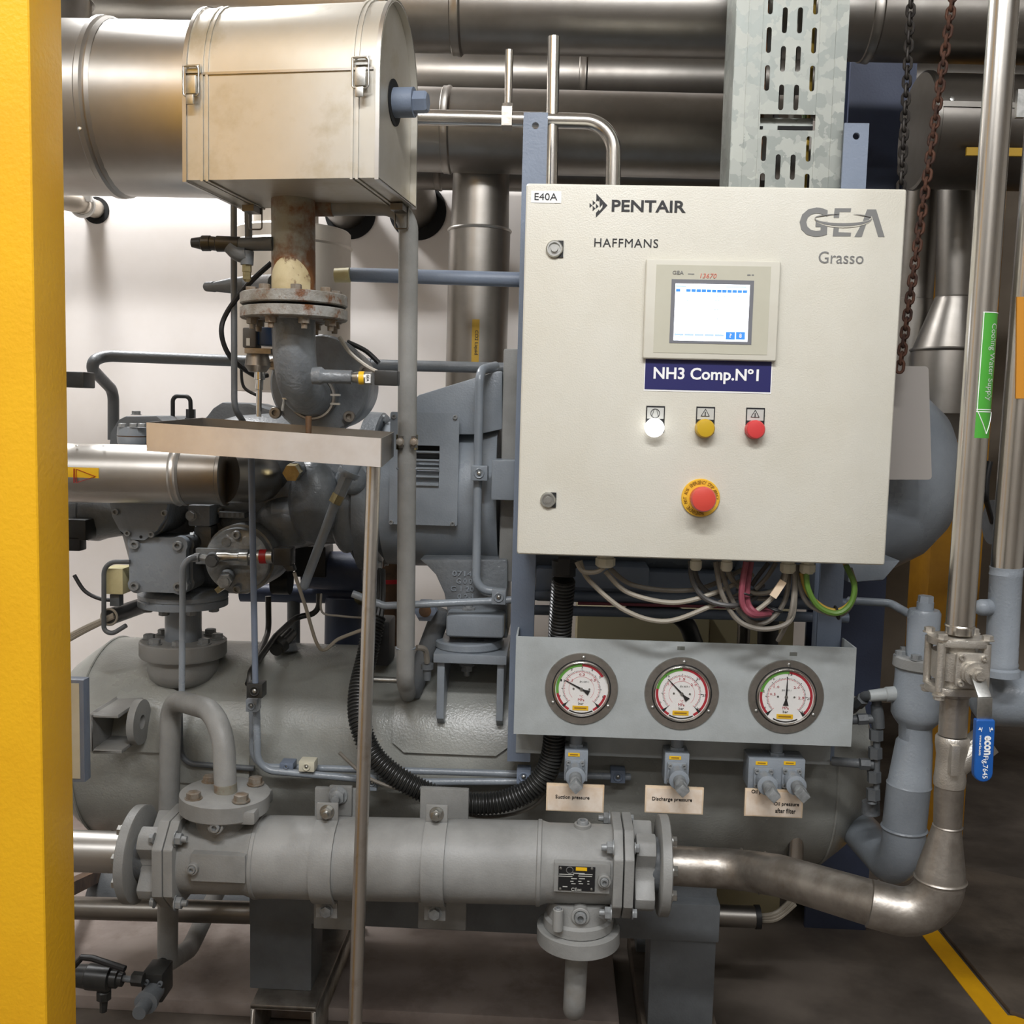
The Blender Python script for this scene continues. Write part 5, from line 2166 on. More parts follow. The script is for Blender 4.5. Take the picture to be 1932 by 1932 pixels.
for pa, pb, pd0, pd1 in ((284, 318, 250, 270), (1194, 1231, 1240, 1260)):
    yzplate(pa, pb, starpoly(52, 82, 4, 45 if pa < 1000 else 40), 'star_flange', 'paint_dusty', .004)
    lo, hi = min(pa, pd0), max(pb, pd1)
    hxr([(lo + 4, 50), (hi - 4, 50)], 'adaptor_neck', 'paint_dark_shade', 36)
    hxr([(pd0, 88), (pd0 + 2, 91), (pd1 - 2, 91), (pd1, 88)], 'ring_flange', 'paint_dusty', 56)
    for y, z in ((-66, 18), (-66, -28), (-40, 62), (40, -62)):
        inst('hex', hx, ax(pd1 if pd0 > 1000 else pd0) + Vector((0, y * kx, z * kx)), XV * (1 if pd0 > 1000 else -1), 10 * kx, 'zinc')
# machined pads and plugs
def hxpad(cx, cy, w, h, d, name, bevel=.002):
    m = MB()
    m.pbox(cx, cy, w, h, YX - 73 * kx - d, .05 + d)
    return m.build(name, 'paint_dusty', hx, bevel=bevel)


hxpad(411, 1639, 104, 54, .004, 'flat_pad')
hxpad(1098, 1657, 106, 58, .003, 'flat_pad')
def plug(x, y, r, Y, d=NY):
    c, k = P(x, y, Y), K(x, y, Y)
    if d is ZV and y < 1600:
        c = ax(x) + ZV * (70 * kx)
    m = MB()
    m.rings([c + d * t for t in (-.03, .006, .007, .007, .004)], [r * k * q for q in (1.25, 1.25, 1.15, .9, .85)], d, 24)
    b = m.build('port_boss', 'paint_dusty', hx)
    inst('socket', b, c + d * .003, d, r * k * .8, 'bolt_grey', 'port_plug')


yf = YX - 73 * kx
plug(408, 1558, 12, YX - .064)
plug(364, 1638, 9, yf - .006)
plug(1140, 1661, 10, yf - .006)
plug(1095, 1727, 14, YX - .05)
plug(1097, 1556, 13, YX - .02, ZV)
plug(1053, 1722, 8, YX - .06, ZV)
# name plate
npl = rbox(hx, 'name_plate', 'ink', 1088, 1658, 69, 47, yf - .0045, .002, 0, label='black data plate with yellow sticker')
rbox(npl, 'plate_sticker', 'yellow_tag', 1097, 1640, 21, 6.5, yf - .0052, .001, 0)
for i, (x, y, w) in enumerate(((1069, 1650, 28), (1105, 1650, 26), (1067, 1653.5, 26), (1104, 1653.5, 26), (1083, 1658, 11), (1098, 1658, 11), (1079, 1663, 6), (1094, 1663, 6), (1110, 1663, 4), (1082, 1667.5, 8), (1096, 1667.5, 8), (1110, 1668, 4), (1066, 1673, 9), (1092, 1648, 22))):
    rbox(npl, 'plate_print', 'label_grey', x, y, w, 1.3, yf - .0052, .001, 0)
ptext('CE', 1083, 1678, 11, 6, yf - .0052, 'label_grey', npl)
ptext('0062', 1093, 1679, 8, 4, yf - .0052, 'label_grey', npl)
m = MB()
m.torus(P(1075, 1642, yf - .005), NY, 6 * kx, .0006, 20, 4)
m.build('plate_logo', 'logo_grey', npl)
for x, y in ((1058, 1638), (1117, 1639), (1057, 1677), (1116, 1678)):
    inst('rivet', npl, P(x, y, yf - .0045), NY, 2.6 * kx, 'zinc', 'rivet')
# nozzles
m = MB()
m.pbox(420, 1543, 122, 26, YX - .058, .116)
m.build('nozzle_pad', 'paint_dusty', hx, bevel=.005)
m = MB()
m.rg(YX, [(421, 1585, 50), (422, 1525, 50)], 36)
m.build('top_nozzle', 'paint_dusty', hx)
m = MB()
m.rg(YX, [(425, 1493, 80), (425, 1495, 83), (424, 1523, 83), (424, 1526, 80)], 56)
tf = m.build('top_flange', 'paint_dusty', hx)
bolt_ring('hex', tf, P(425, 1493, YX), ZV, 63 * kx, 4, 13.5 * kx, 'bolt_rusty', .78)
m = MB()
m.rg(YX, [(1092, 1690, 58), (1092, 1722, 60), (1092, 1726, 66), (1091, 1742, 66)], 36)
m.build('bottom_nozzle', 'paint_dusty', hx)
m = MB()
m.rg(YX, [(1091, 1744, 75), (1091, 1746, 78), (1091, 1772, 78), (1090, 1774, 75)], 56)
m.build('bottom_flange', 'paint_dusty', hx)

# straps and carrier plates
for i, (x, w, lb) in enumerate(((620, 80, 'left'), (824, 92, 'right'))):
    T = thing('cooler_strap', 'grey flat strap clamping the oil cooler, %s of the pair' % lb, 'strap', P(x, 1715, 1.65), 'straps round the oil cooler')
    k = kx
    a = ax(x)
    hw = 20.5 * k
    m = MB()
    vs, fs = [], []
    n = 20
    R0, R1 = 76 * k, 82 * k
    for j in range(n + 1):
        t = math.radians(78 - 156 * j / n)
        for xx in (a.x - hw, a.x + hw):
            for rr in (R0, R1):
                vs.append(Vector((xx, a.y - math.cos(t) * rr, a.z + math.sin(t) * rr)))
    for j in range(n):
        q = 4 * j
        fs += [(q + 1, q + 3, q + 7, q + 5), (q, q + 4, q + 6, q + 2), (q, q + 1, q + 5, q + 4), (q + 2, q + 6, q + 7, q + 3)]
    fs += [(0, 2, 3, 1), (4 * n, 4 * n + 1, 4 * n + 3, 4 * n + 2)]
    m.add(vs, fs)
    m.build('band', 'paint_dusty', T, smooth=30)
    yt = a.y - .014
    for s in (1, -1):
        m = MB()
        z0 = a.z + s * 76 * k
        m.box(a.x - hw, a.x + hw, yt, yt + .006, min(z0, z0 + s * 36 * k), max(z0, z0 + s * 36 * k))
        tb = m.build('tab', 'paint_dusty', T, bevel=.002)
        inst('stud' if s > 0 else 'hex', tb, Vector((a.x, yt, z0 + s * 20 * k)), NY, 11 * k, 'zinc' if s > 0 else 'bolt_grey')
    T = thing('carrier_plate', 'dark carrier plate behind the %s cooler strap' % lb, 'plate', P(x, 1760, 1.78))
    m = MB()
    m.pbox(x + 12, 1622, w, 276, 1.80, .012)
    m.build('plate', 'paint_dusty', T, bevel=.003)
    m = MB()
    m.pbox(x + 12, 1722, w * .8, 60, 1.812, .14)
    m.build('stand_off', 'paint_dark_shade', T)
    if i == 0:
        m = MB()
        m.pbox(x + 22, 1512, 44, 58, 1.792, .01)
        b = m.build('slot_washer', 'paint_dusty', T, bevel=.003)
        inst('stud', b, P(x + 18, 1500, 1.79), NY, 15 * k, 'bolt_grey')

# =================================================================== cooler piping
T = thing('oil_return_pipe', 'dusty grey pipe looping up from the cooler top flange', 'pipe', P(320, 1820, 1.88))
m = MB()
r = 20.8 * K(420, 1450, 1.74)
m.pipe([(426, 1498, 1.72), (420, 1345, 1.74), (322, 1318, 1.88), (318, 1600, 1.88), (316, 1815, 1.90), (358, 1790, 2.12), (420, 1660, 2.3)], r, [0, .075, .05, .1, .045, .06, 0], 26, 9)
m.build('pipe', 'paint_dusty', T)
m = MB()
m.rg(1.72, [(426, 1498, 21.3), (425, 1478, 21.2)], 26)
m.build('stained_foot', 'rust_pipe', T)
m = MB()
r2 = 21 * K(1085, 1850, 1.72)
m.pipe([(1090, 1765, 1.72), (1083, 1905, 1.72), (1083, 1890, 1.95), (1085, 1800, 2.2)], r2, .05, 26, 9)
m.single('drain_pipe', 'grey pipe dropping from the cooler bottom flange and turning back', 'pipe', 'paint_dusty')
m = MB()
m.rg(YX, [(-700, 1581, 38), (262, 1609, 38)], 32)
m.single('water_outlet_pipe', 'stainless pipe joining the left end of the oil cooler', 'pipe', 'stainless')
m = MB()
m.rg(2.02, [(-600, 1693, 20.5), (480, 1722, 20.5)], 28)
m.single('floor_pipe', 'thin stainless pipe running low behind the left cooler end', 'pipe', 'stainless_dull')
T = thing('dark_cylinder', 'dark grey cylinder lying low behind the thin floor pipe', 'cylinder', P(320, 1750, 2.4))
m = MB()
m.rg(2.45, [(176, 1697, 30), (180, 1697, 48), (192, 1697, 54), (520, 1708, 54)], 36)
m.build('shell', 'paint_dark_shade', T)
m = MB()
for x in (220, 480):
    m.pbox(x, 1800, 30, 120, 2.42, .05)
m.f = m.f[:6]
m.build('stand', 'paint_dark_shade', T)
m = MB()
m.bar(P(110, 1685, 2.1), P(205, 1640, 2.6), .03, .03)
m.single('angle_bar', 'dark brown steel bar slanting behind the yellow column', 'bar', 'tar')

# low valves at bottom left
T = thing('drain_ball_valve', 'black lever ball valve at the bottom left by the column', 'valve', P(200, 1905, 1.75))
m = MB()
m.rg(1.75, [(140, 1840, 20), (165, 1842, 22), (167, 1842, 24), (208, 1846, 24), (210, 1846, 17), (222, 1847, 17), (224, 1847, 13), (232, 1848, 13)], 20)
m.build('body', 'black_rubber', T)
m = MB()
m.rg(1.75, [(196, 1862, 15), (196, 1868, 12), (196, 1870, 14), (196, 1884, 14), (196, 1885, 8), (195, 1908, 7)], 8)
m.build('outlet', 'black_rubber', T)
m = MB()
m.path([P(140, 1822, 1.73), P(155, 1806, 1.73), P(175, 1808, 1.73), P(236, 1828, 1.72)], .006, 10)
m.build('lever', 'black', T)
m = MB()
m.rg(1.75, [(228, 1846, 6), (252, 1848, 6)], 12)
m.build('link_tube', 'paint_dark_shade', T)
m = MB()
m.rg(1.75, [(250, 1846, 13), (271, 1848, 13)], 6)
m.build('coupling_nut', 'black_rubber', T)
T = thing('sampling_valve', 'black needle valve below the looping pipe at bottom left', 'valve', P(275, 1910, 1.75))
m = MB()
m.obox(P(297, 1850, 1.80), XV, (0, 1, 0), ZV, .04, .055, .055)
m.build('block', 'black_rubber', T, bevel=.004)
for x, y in ((277, 1852), (303, 1855)):
    inst('socket', T, P(x, y, 1.772), NY, .005, 'paint_dark_shade')
m = MB()
d0, d1 = P(292, 1868, 1.78), P(262, 1912, 1.70)
d = (d1 - d0).normalized()
LL = (d1 - d0).length
m.lathe(d0, d, [(0, .018), (LL * .45, .018), (LL * .46, .021), (LL * .58, .021), (LL * .6, .013), (LL, .012)], 20)
m.build('spindle', 'paint_dark_shade', T)
m = MB()
m.path([P(306, 1818, 1.87), P(300, 1845, 1.82)], .012, 12)
m.build('inlet', 'black_rubber', T)

# framed sign behind the yellow column
T = thing('framed_board', 'cream board in a blue-grey frame half hidden by the column', 'board', P(100, 1476, 1.42))
m = MB()
m.pbox(98, 1378, 124, 198, 1.42, .02)
m.build('frame', 'paint_blue', T, bevel=.002)
rbox(T, 'face', 'cream_dirt', 98, 1378, 106, 184, 1.419, .004, 0)
p = P(80, 1400, 1.43)
m = MB()
m.box(p.x - .015, p.x + .015, 1.44, 1.46, 0, p.z)
m.build('stand_post', 'paint_blue', T)
# =================================================================== oil filter column on the right
T = thing('oil_filter', 'grey upright oil filter housing beside the ball valve', 'filter', P(1710, 1650, 1.8))
Y5 = 1.80
m = MB()
m.rg(Y5, [(1747, 1124, 14), (1746, 1136, 14.5), (1746, 1137, 13)], 6)
m.rg(Y5, [(1746, 1136, 15.5), (1745, 1152, 15.5)], 24)
m.build('top_plug', 'paint', T)
m = MB()
m.rg(Y5, [(1744, 1150, 27), (1744, 1156, 30), (1739, 1240, 29)], 36)
m.build('cap_barrel', 'paint', T)
m = MB()
m.rg(Y5, [(1737, 1238, 46), (1737, 1241, 49), (1735, 1258, 49), (1735, 1261, 46)], 44)
fl = m.build('cap_flange', 'paint_dusty', T)
bolt_ring('hex', fl, P(1737, 1238, Y5), ZV, 38 * K(1737, 1238, Y5), 6, .009, 'bolt_grey', .5)
m = MB()
m.rg(Y5, [(1734, 1261, 43), (1733, 1285, 43), (1730, 1330, 46), (1729, 1348, 46), (1728, 1358, 40), (1727, 1370, 30), (1727, 1394, 30), (1725, 1400, 33), (1716, 1476, 39), (1715, 1480, 41), (1714, 1484, 39.5), (1706, 1560, 39.5)], 40)
m.build('body', 'paint', T)
m = MB()
r = 39.5 * K(1706, 1560, Y5)
m.pipe([(1706, 1555, Y5), (1702, 1652, Y5), (1588, 1530, 2.12)], r, .075, 36, 12)
m.build('elbow', 'paint', T)
m = MB()
m.torus(P(1706, 1562, Y5), ZV, r, .003, 36, 6)
m.build('weld', 'paint', T)
m = MB()
m.rg(Y5, [(1700, 1308, 14), (1672, 1310, 14), (1670, 1310, 12), (1640, 1313, 11)], 20)
m.build('side_port', 'panel_grey', T)
m = MB()
c = P(1590, 1530, 2.1)
m.torus(P(1598, 1540, 2.07), P(1588, 1530, 2.12) - P(1702, 1652, Y5), r * 1.06, .006, 36, 8)
m.build('tank_weld', 'paint_tank', T)
m = MB()
m.pipe([(1742, 1162, Y5 + .02), (1715, 1158, 1.84), (1680, 1138, 1.9), (1600, 1133, 1.95)], .0075, .03, 12)
m.build('vent_tube', 'paint', T)

T = thing('fitting_tree', 'stack of dark grey tube tees and nuts left of the oil filter', 'fittings', P(1650, 1520, 1.82))
Y6 = 1.82
m = MB()
m.rg(Y6, [(1654, 1318, 9), (1654, 1330, 9), (1654, 1332, 11), (1656, 1350, 12), (1657, 1372, 12), (1654, 1376, 7), (1654, 1500, 6), (1645, 1515, 9)], 16)
m.build('stem', 'paint_dark_shade', T)
for y in (1386, 1420, 1465, 1498):
    m = MB()
    m.rg(Y6, [(1653 - (y - 1386) * .05, y - 10, 13), (1653 - (y - 1386) * .05, y + 10, 13)], 6)
    m.build('nut', 'paint_dark_shade', T)
m = MB()
m.pipe([(1655, 1356, Y6), (1570, 1360, Y6 + .02)], .0085, 0, 12)
m.rg(Y6, [(1618, 1357, 11), (1636, 1356, 11)], 6)
m.build('branch', 'paint_dark_shade', T)
m = MB()
m.pipe([(1650, 1443, Y6), (1570, 1436, Y6 + .03)], .0085, 0, 12)
m.rg(Y6, [(1622, 1441, 11), (1640, 1442, 11)], 6)
m.build('branch', 'paint_dark_shade', T)
m = MB()
m.pipe([(1648, 1313, Y6 - .02), (1632, 1313, Y6), (1608, 1338, Y6 + .05)], .009, .02, 14)
m.rg(Y6, [(1629, 1318, 12), (1618, 1328, 12, Y6 + .02)], 6)
m.build('branch', 'paint_dark_shade', T)
m = MB()
m.rg(Y6 + .03, [(1643, 1512, 16), (1643, 1535, 17)], 20)
m.build('socket', 'paint_dark_shade', T)

# =================================================================== cooling water pipe with valve
YW = 1.45
wp1 = P(1810, 1196, YW)
wp0 = wp1 + (P(1899, -60, YW) - wp1) * 1.7
WR = 26.3 * K(1840, 700, YW)
T = thing('cooling_water_pipe', 'upright stainless pipe with the green Cooling Water Supply label', 'pipe', wp1)
m = MB()
m.cyl(wp0, wp1, WR, n=40)
m.build('tube', 'pipe_bright', T)
m = MB()
m.torus(wp1 + (wp0 - wp1).normalized() * .012, wp0 - wp1, WR, .0015, 36, 6)
m.build('weld', 'pipe_bright', T)
wd = (wp1 - wp0).normalized()            # pointing down the pipe
wn = (NY - wd * NY.dot(wd)).normalized()  # facing out
wr = (-wd).cross(wn) * -1
wr = wn.cross(-wd) * -1
if wr.x < 0:
    wr = -wr


def wpt(t, s, lift):
    """t metres down from wp0, s metres round the girth"""
    ph = s / WR
    return wp0 + wd * t + (wn * math.cos(ph) + wr * math.sin(ph)) * (WR + lift)


def t_at(py):
    a = 0.0
    best = None
    L = (wp1 - wp0).length
    lo, hi = 0.0, L
    for _ in range(40):
        mid = (lo + hi) / 2
        d = wp0 + wd * mid - CAMP
        y = 966 - d.dot(_uc) / d.dot(_fw) * FPX
        if y < py:
            lo = mid
        else:
            hi = mid
    return lo


def wrap(s0, s1, t0, t1, lift, name, material, parent, n=10):
    vs, fs = [], []
    for i in range(2):
        for j in range(n + 1):
            vs.append(wpt(t0 + (t1 - t0) * i, s0 + (s1 - s0) * j / n, lift))
    fs = [(j, j + 1, n + 2 + j, n + 1 + j) for j in range(n)]
    return MB().add(vs, fs).build(name, material, parent, smooth=60)


ta, tb = t_at(591), t_at(826)
g0, g1 = -.006, .026
gm = (g0 + g1) / 2
lab = wrap(g0, g1, ta, tb, .0006, 'pipe_label', 'green_tag', T)
for a, b, c, d in ((g0, g1, ta, ta + .001), (g0 + .0006, g0 + .0016, ta, t_at(776)), (g1 - .0016, g1 - .0006, ta, t_at(776)), (g0, g1, t_at(772), t_at(772) + .0012), (g0, g1, t_at(776), t_at(776) + .0012)):
    wrap(a, b, c, d, .001, 'label_border', 'white', lab)
m = MB()
for a, b in (((g0 + .002, t_at(777)), (gm, t_at(818))), ((g1 - .002, t_at(777)), (gm, t_at(818)))):
    m.path([wpt(a[1] + (b[1] - a[1]) * q / 5, a[0] + (b[0] - a[0]) * q / 5, .001) for q in range(6)], .0006, 5)
m.build('label_arrow', 'white', lab)


def wrap_text(s, sc, tc, length, height, lift, material, parent):
    o = text(s, ORG[parent.name], length, height, material, parent, u=XV, v=ZV, bold=.004, thick=.0001)
    for v in o.data.vertices:
        v.co = wpt(tc + v.co.x, sc + v.co.z, lift + abs(v.co.y)) - ORG[parent.name]
    return o


wrap_text('Cooling Water Supply', gm, (t_at(612) + t_at(756)) / 2, t_at(756) - t_at(612), .0125, .001, 'white', lab)

# ball valve
bv = thing('ball_valve', 'stainless flanged ball valve with a blue lever grip', 'valve', P(1803, 1312, YW))
kb = K(1803, 1250, YW)
def oct_(px, py, hw, th, name):
    c = P(px, py, YW)
    pts = []
    for i in range(24):
        a = math.radians(15 * i)
        rr = hw * kb
        x, y = math.cos(a) * rr, math.sin(a) * rr
        lim = hw * kb * .80
        y = max(-lim, min(lim, y))
        pts.append((x, y))
    m = MB()
    m.prism(pts, c + ZV * th / 2, XV, (0, 1, 0), (0, 0, -th))
    return m.build(name, 'steel_valve', bv, bevel=.0015)


f1 = oct_(1807, 1207, 55, .0105, 'upper_flange')
f2 = oct_(1802, 1297, 55, .0105, 'lower_flange')
ct_, cb_ = P(1807, 1207, YW), P(1802, 1297, YW)
for x, y in ((-.031, -.024), (.031, -.024), (-.031, .024), (.031, .024)):
    m = MB()
    m.cyl(ct_ + Vector((x, y, 0)), cb_ + Vector((x, y, 0)), .0058, n=14)
    m.build('tie_bolt', 'steel_valve', bv)
    inst('hex', bv, ct_ + Vector((x, y, .005)), ZV, .0075, 'steel_valve')
    inst('hex', bv, cb_ + Vector((x, y, -.005)), -ZV, .0075, 'steel_valve')
m = MB()
m.cyl(ct_, cb_, .027, n=32)
m.cyl(ct_.lerp(cb_, .22), ct_.lerp(cb_, .78), .0335, n=32)
m.build('valve_body', 'steel_valve', bv)
# stem pad faces the viewer
cs = P(1834, 1266, YW - .052)
m = MB()
m.prism(rrect(.043, .048, .006, 3), cs, XV, ZV, (0, .007, 0))
m.build('stem_pad', 'steel_valve', bv, bevel=.001)
for x, z in ((-.015, .018), (.015, .018), (-.015, -.018), (.015, -.018)):
    inst('socket', bv, cs + Vector((x, 0, z)), NY, .0042, 'steel_valve', 'pad_hole')
m = MB()
m.cyl(cs + Vector((0, .06, -.002)), cs + Vector((0, -.006, -.002)), .016, n=28)
m.build('stem_boss', 'steel_valve', bv)
c = cs + Vector((.003, -.006, -.002))
m = MB()
m.cyl(c, c + NY * .004, .0165, n=28)
m.cyl(c + NY * .004, c + NY * .012, .0105, n=6)
m.cyl(c + NY * .011, c + NY * .017, .0062, n=18)
m.build('stem_nut', 'steel_valve', bv)
# lever
q0 = c + NY * .003
pB = P(1858, 1316, YW - .085)
pC = P(1857, 1356, YW - .085)
pD = P(1852, 1472, YW - .085)
m = MB()
def strip(a, b, w, t):
    d = (b - a).normalized()
    s = Vector((1, 0, 0)) - d * d.x
    m.obox((a + b) / 2, d, s, d.cross(s), (b - a).length, w, t)
strip(q0, pB, .018, .003)
strip(pB, pC + (pC - pB) * .2, .0195, .003)
lv_ = m.build('lever', 'zinc', bv, bevel=.001)
m = MB()
dv = (pD - pC)
sx = Vector((1, 0, 0)) - dv.normalized() * dv.normalized().x
wv = sx.normalized()
hh = dv.length
pts = []
o_ = pC
for i in range(9):
    a = math.pi * i / 8
    pts.append((hh - .011 + .012 * math.sin(a), .0125 * math.cos(a)))
pts += [(0, -.0125), (0, .0125)]
m.prism(pts, pC + NY * .006, dv.normalized(), wv, Vector((0, .012, 0)))
gp_ = m.build('lever_grip', 'blue_grip', bv, bevel=.003, seg=3, label='blue plastic grip with white lettering')
dn_, rt_ = dv.normalized(), wv
def gt(s, along, across, length, height, bold=0.0):
    text(s, pC + dn_ * along + rt_ * across + NY * .0064, length, height, 'white', gp_, u=dn_, v=rt_, bold=bold)
gt('econ', .0345, .003, .026, .0085, .03)
gt('Fig.7645', .0645, .0005, .031, .0085)
gt('www.eriks.com', .0345, -.0062, .027, .0032)
for s in (-1, 1):
    m = MB()
    cc_ = pC + dn_ * .013 + rt_ * (s * .0048) + NY * .0064
    m.bar(cc_ - dn_ * .003, cc_ + dn_ * .003 + rt_ * s * .001, .0006, .0011, up=(0, 1, 0))
    m.prism([(0, 0), (-.004, .002), (-.004, -.002)], cc_ - dn_ * .0035 + rt_ * s * .003, -dn_, rt_, NY * .0004)
    m.build('grip_arrow', 'white', gp_)

# pipe, strainer and elbow below the valve
T = thing('strainer', 'stainless strainer body with side branch below the ball valve', 'strainer', P(1790, 1560, YW))
m = MB()
m.rg(YW, [(1801, 1300, 24), (1801, 1304, 29), (1801, 1312, 29), (1801, 1314, 25.5), (1797, 1386, 25.5)], 32)
m.build('upper_stub', 'steel_dirty', T)
m = MB()
m.rg(YW, [(1797, 1388, 28), (1797, 1391, 30), (1796, 1404, 30), (1795, 1425, 27), (1793, 1450, 27), (1792, 1470, 29), (1791, 1482, 28)], 36)
m.build('body', 'steel_valve', T)
m = MB()
m.cyl(P(1795, 1450, YW), P(1850, 1405, YW + .01), .0185, n=28)
m.cyl(P(1838, 1415, YW + .01), P(1862, 1396, YW + .01), .022, n=6)
m.build('branch', 'steel_valve', T)
m = MB()
m.pbox(1803, 1436, 15, 58, YW - .03, .02)
m.build('flow_bar', 'steel_valve', T, bevel=.001)
m = MB()
m.rg(YW, [(1791, 1482, 26), (1790, 1500, 26.5), (1788, 1556, 25.5), (1788, 1558, 27.5), (1787, 1562, 26)], 32)
m.build('lower_stub', 'steel_dirty', T)
T = thing('cooler_feed_pipe', 'wide stainless pipe with elbow feeding the right cooler end', 'pipe', P(1680, 1770, YW))
m = MB()
m.rg(YW, [(1787, 1560, 26.5), (1786, 1566, 27), (1776, 1640, 43), (1774, 1655, 44.5), (1773, 1668, 45)], 40)
m.build('reducer', 'steel_dirty', T)
FR = 45 * K(1770, 1680, YW)
m = MB()
m.pipe([(1773, 1664, YW), (1766, 1738, YW), (1640, 1704, YW + .02)], FR, .072, 36, 12)
m.build('elbow', 'steel_dirty', T)
m = MB()
m.pipe([(1672, 1712, YW + .015), (1470, 1652, 1.63), (1395, 1640, 1.715), (1255, 1632, 1.72)], FR * .97, .12, 36, 10)
m.build('feed_tube', 'steel_dirty', T)
for x, y, yy, dx in ((1651, 1706, YW + .022, (-1, .3, .1)), (1438, 1647, 1.665, (-1, .25, .1)), (1398, 1640, 1.71, (-1, .1, 0))):
    m = MB()
    m.torus(P(x, y, yy), dx, FR * .97, .0022, 36, 6)
    m.build('weld', 'steel_dirty', T)
m = MB()
m.torus(P(1774, 1657, YW), ZV, 45 * kb * 1.03, .0022, 36, 6)
m.build('weld', 'steel_dirty', T)

# =================================================================== far right pipe
T = thing('return_pipe', 'stainless pipe at the right edge turning grey towards its flange', 'pipe', P(1893, 1270, 1.6))
m = MB()
m.rg(1.6, [(2045, -820, 28), (1898, 1080, 28)], 32)
m.build('tube', 'pipe_bright', T)
m = MB()
m.rg(1.6, [(1899, 1070, 30), (1899, 1076, 29), (1898, 1084, 30), (1898, 1086, 29), (1889, 1248, 29), (1889, 1252, 30.5), (1888, 1258, 29.5), (1888, 1262, 34), (1888, 1274, 35)], 32)
m.build('painted_lower', 'paint', T)
m = MB()
m.cyl(P(1868, 1146, 1.6), P(1853, 1146, 1.59), .013, n=20)
m.ball(P(1853, 1146, 1.59), .013, 14, 8)
m.build('side_boss', 'paint', T)
m = MB()
m.pprism([(1919, 560), (1990, 560), (1980, 752), (1917, 752)], 1.575, .004)
m.build('orange_label', 'orange_tag', T)
T = thing('header_pipe', 'wide grey horizontal pipe behind the blue lever', 'pipe', P(1900, 1372, 1.68))
m = MB()
m.rg(1.66, [(1836, 1306, 18), (1840, 1308, 38), (1852, 1312, 50), (1870, 1316, 53), (3400, 1380, 53)], 40)
m.build('tube', 'paint', T)

# flange clamp seen between the two right pipes
m = MB()
m.pipe([(1868, 870, 2.2), (1862, 900, 2.2), (1860, 940, 2.2), (1872, 985, 2.5)], .006, .02, 10)
m.single('far_bracket', 'small black hook bracket between the right pipes', 'bracket', 'black')
m = MB()
m.rg(2.5, [(1870, 985, 42), (2900, 1020, 42)], 32)
m.single('far_pipe', 'dim grey pipe far behind between the right pipes', 'pipe', 'paint_dark_shade')
# =================================================================== hoses, cables and small tubes
hose_pts = [P(*q) for q in ((708, 1165, 1.99), (692, 1240, 1.95), (677, 1310, 1.90), (682, 1375, 1.86), (714, 1436, 1.85), (785, 1486, 1.85), (870, 1514, 1.85), (950, 1512, 1.85),
                            (1012, 1480, 1.85), (1040, 1430, 1.85), (1049, 1350, 1.84), (1054, 1250, 1.83), (1057, 1180, 1.80), (1064, 1085, 1.765))]
sm = catmull(hose_pts, 24)
# resample evenly
acc = [0.0]
for i in range(1, len(sm)):
    acc.append(acc[-1] + (sm[i] - sm[i - 1]).length)
pitch = .0068
n = int(acc[-1] / pitch)
path, rad = [], []
j = 0
Rh = 21.5 * K(870, 1500, 1.85)
for i in range(n * 4):
    s = i * pitch / 4
    while j < len(acc) - 2 and acc[j + 1] < s:
        j += 1
    f = (s - acc[j]) / (acc[j + 1] - acc[j])
    path.append(sm[j].lerp(sm[j + 1], f))
    rad.append(Rh * (1.0, .98, .84, .86)[i % 4])
m = MB()
m.path(path, rad, 18)
T = thing('corrugated_hose', 'black corrugated cable hose sagging from the cabinet to the tank', 'hose', P(870, 1540, 1.85))
m.build('hose', 'black_rubber', T, smooth=25)
m = MB()
m.rg(1.76, [(1065, 1058, 24), (1065, 1070, 24), (1064, 1072, 22), (1064, 1086, 22)], 16)
m.build('end_fitting', 'black', T)
m = MB()
m.pbox(1064, 1070, 22, 30, 1.735, .03)
m.build('clip', 'black', T)

m = MB()
m.cord([(640, 1420, 1.83), (700, 1470, 1.84), (790, 1500, 1.85), (900, 1540, 1.87), (1000, 1525, 1.87), (1045, 1470, 1.87), (1060, 1420, 1.87)], .0035)
m.single('hose_side_cable', 'thin beige cable running along the underside of the black hose', 'cable', 'cable_grey')

CG = 'cables looping under the control cabinet'
def cable(pts, r, mt, label, Y=1.71):
    m = MB()
    m.cord([(p[0], p[1], p[2] if len(p) > 2 else Y) for p in pts], r)
    return m.single('cable', label, 'cable', mt, CG)


cable([(1094, 1058), (1112, 1095), (1180, 1152), (1258, 1172), (1345, 1142), (1400, 1120, 1.76)], .0042, 'cable_light', 'lowest long beige cable sagging left under the cabinet')
cable([(1142, 1078), (1185, 1118), (1270, 1137), (1350, 1118), (1420, 1085, 1.78)], .0042, 'cable_light', 'middle beige cable sagging from the left gland')
cable([(1150, 1072), (1190, 1102), (1262, 1114), (1330, 1108), (1400, 1075, 1.79)], .0042, 'cable_grey', 'uppermost beige cable sagging from the left gland', 1.74)
cable([(1088, 1060), (1100, 1078), (1125, 1079), (1140, 1070)], .004, 'cable_light', 'short beige cable loop beside the left gland', 1.69)
cable([(1302, 1058), (1308, 1100), (1335, 1132), (1390, 1142), (1440, 1120, 1.78)], .0042, 'cable_dark', 'outer dark grey cable loop in the cabinet middle', 1.70)
cable([(1308, 1058), (1318, 1098), (1345, 1122), (1395, 1128), (1440, 1105, 1.79)], .004, 'cable_dark', 'inner dark grey cable loop in the cabinet middle', 1.73)
cable([(1350, 1060), (1362, 1120), (1392, 1170), (1440, 1187), (1490, 1172), (1500, 1120), (1496, 1062)], .0043, 'cable_grey', 'largest hanging grey cable loop right of the pink cables', 1.70)
cable([(1357, 1060), (1378, 1125), (1412, 1170), (1450, 1172), (1482, 1130), (1490, 1062)], .0043, 'cable_grey', 'second largest hanging grey cable loop', 1.72)
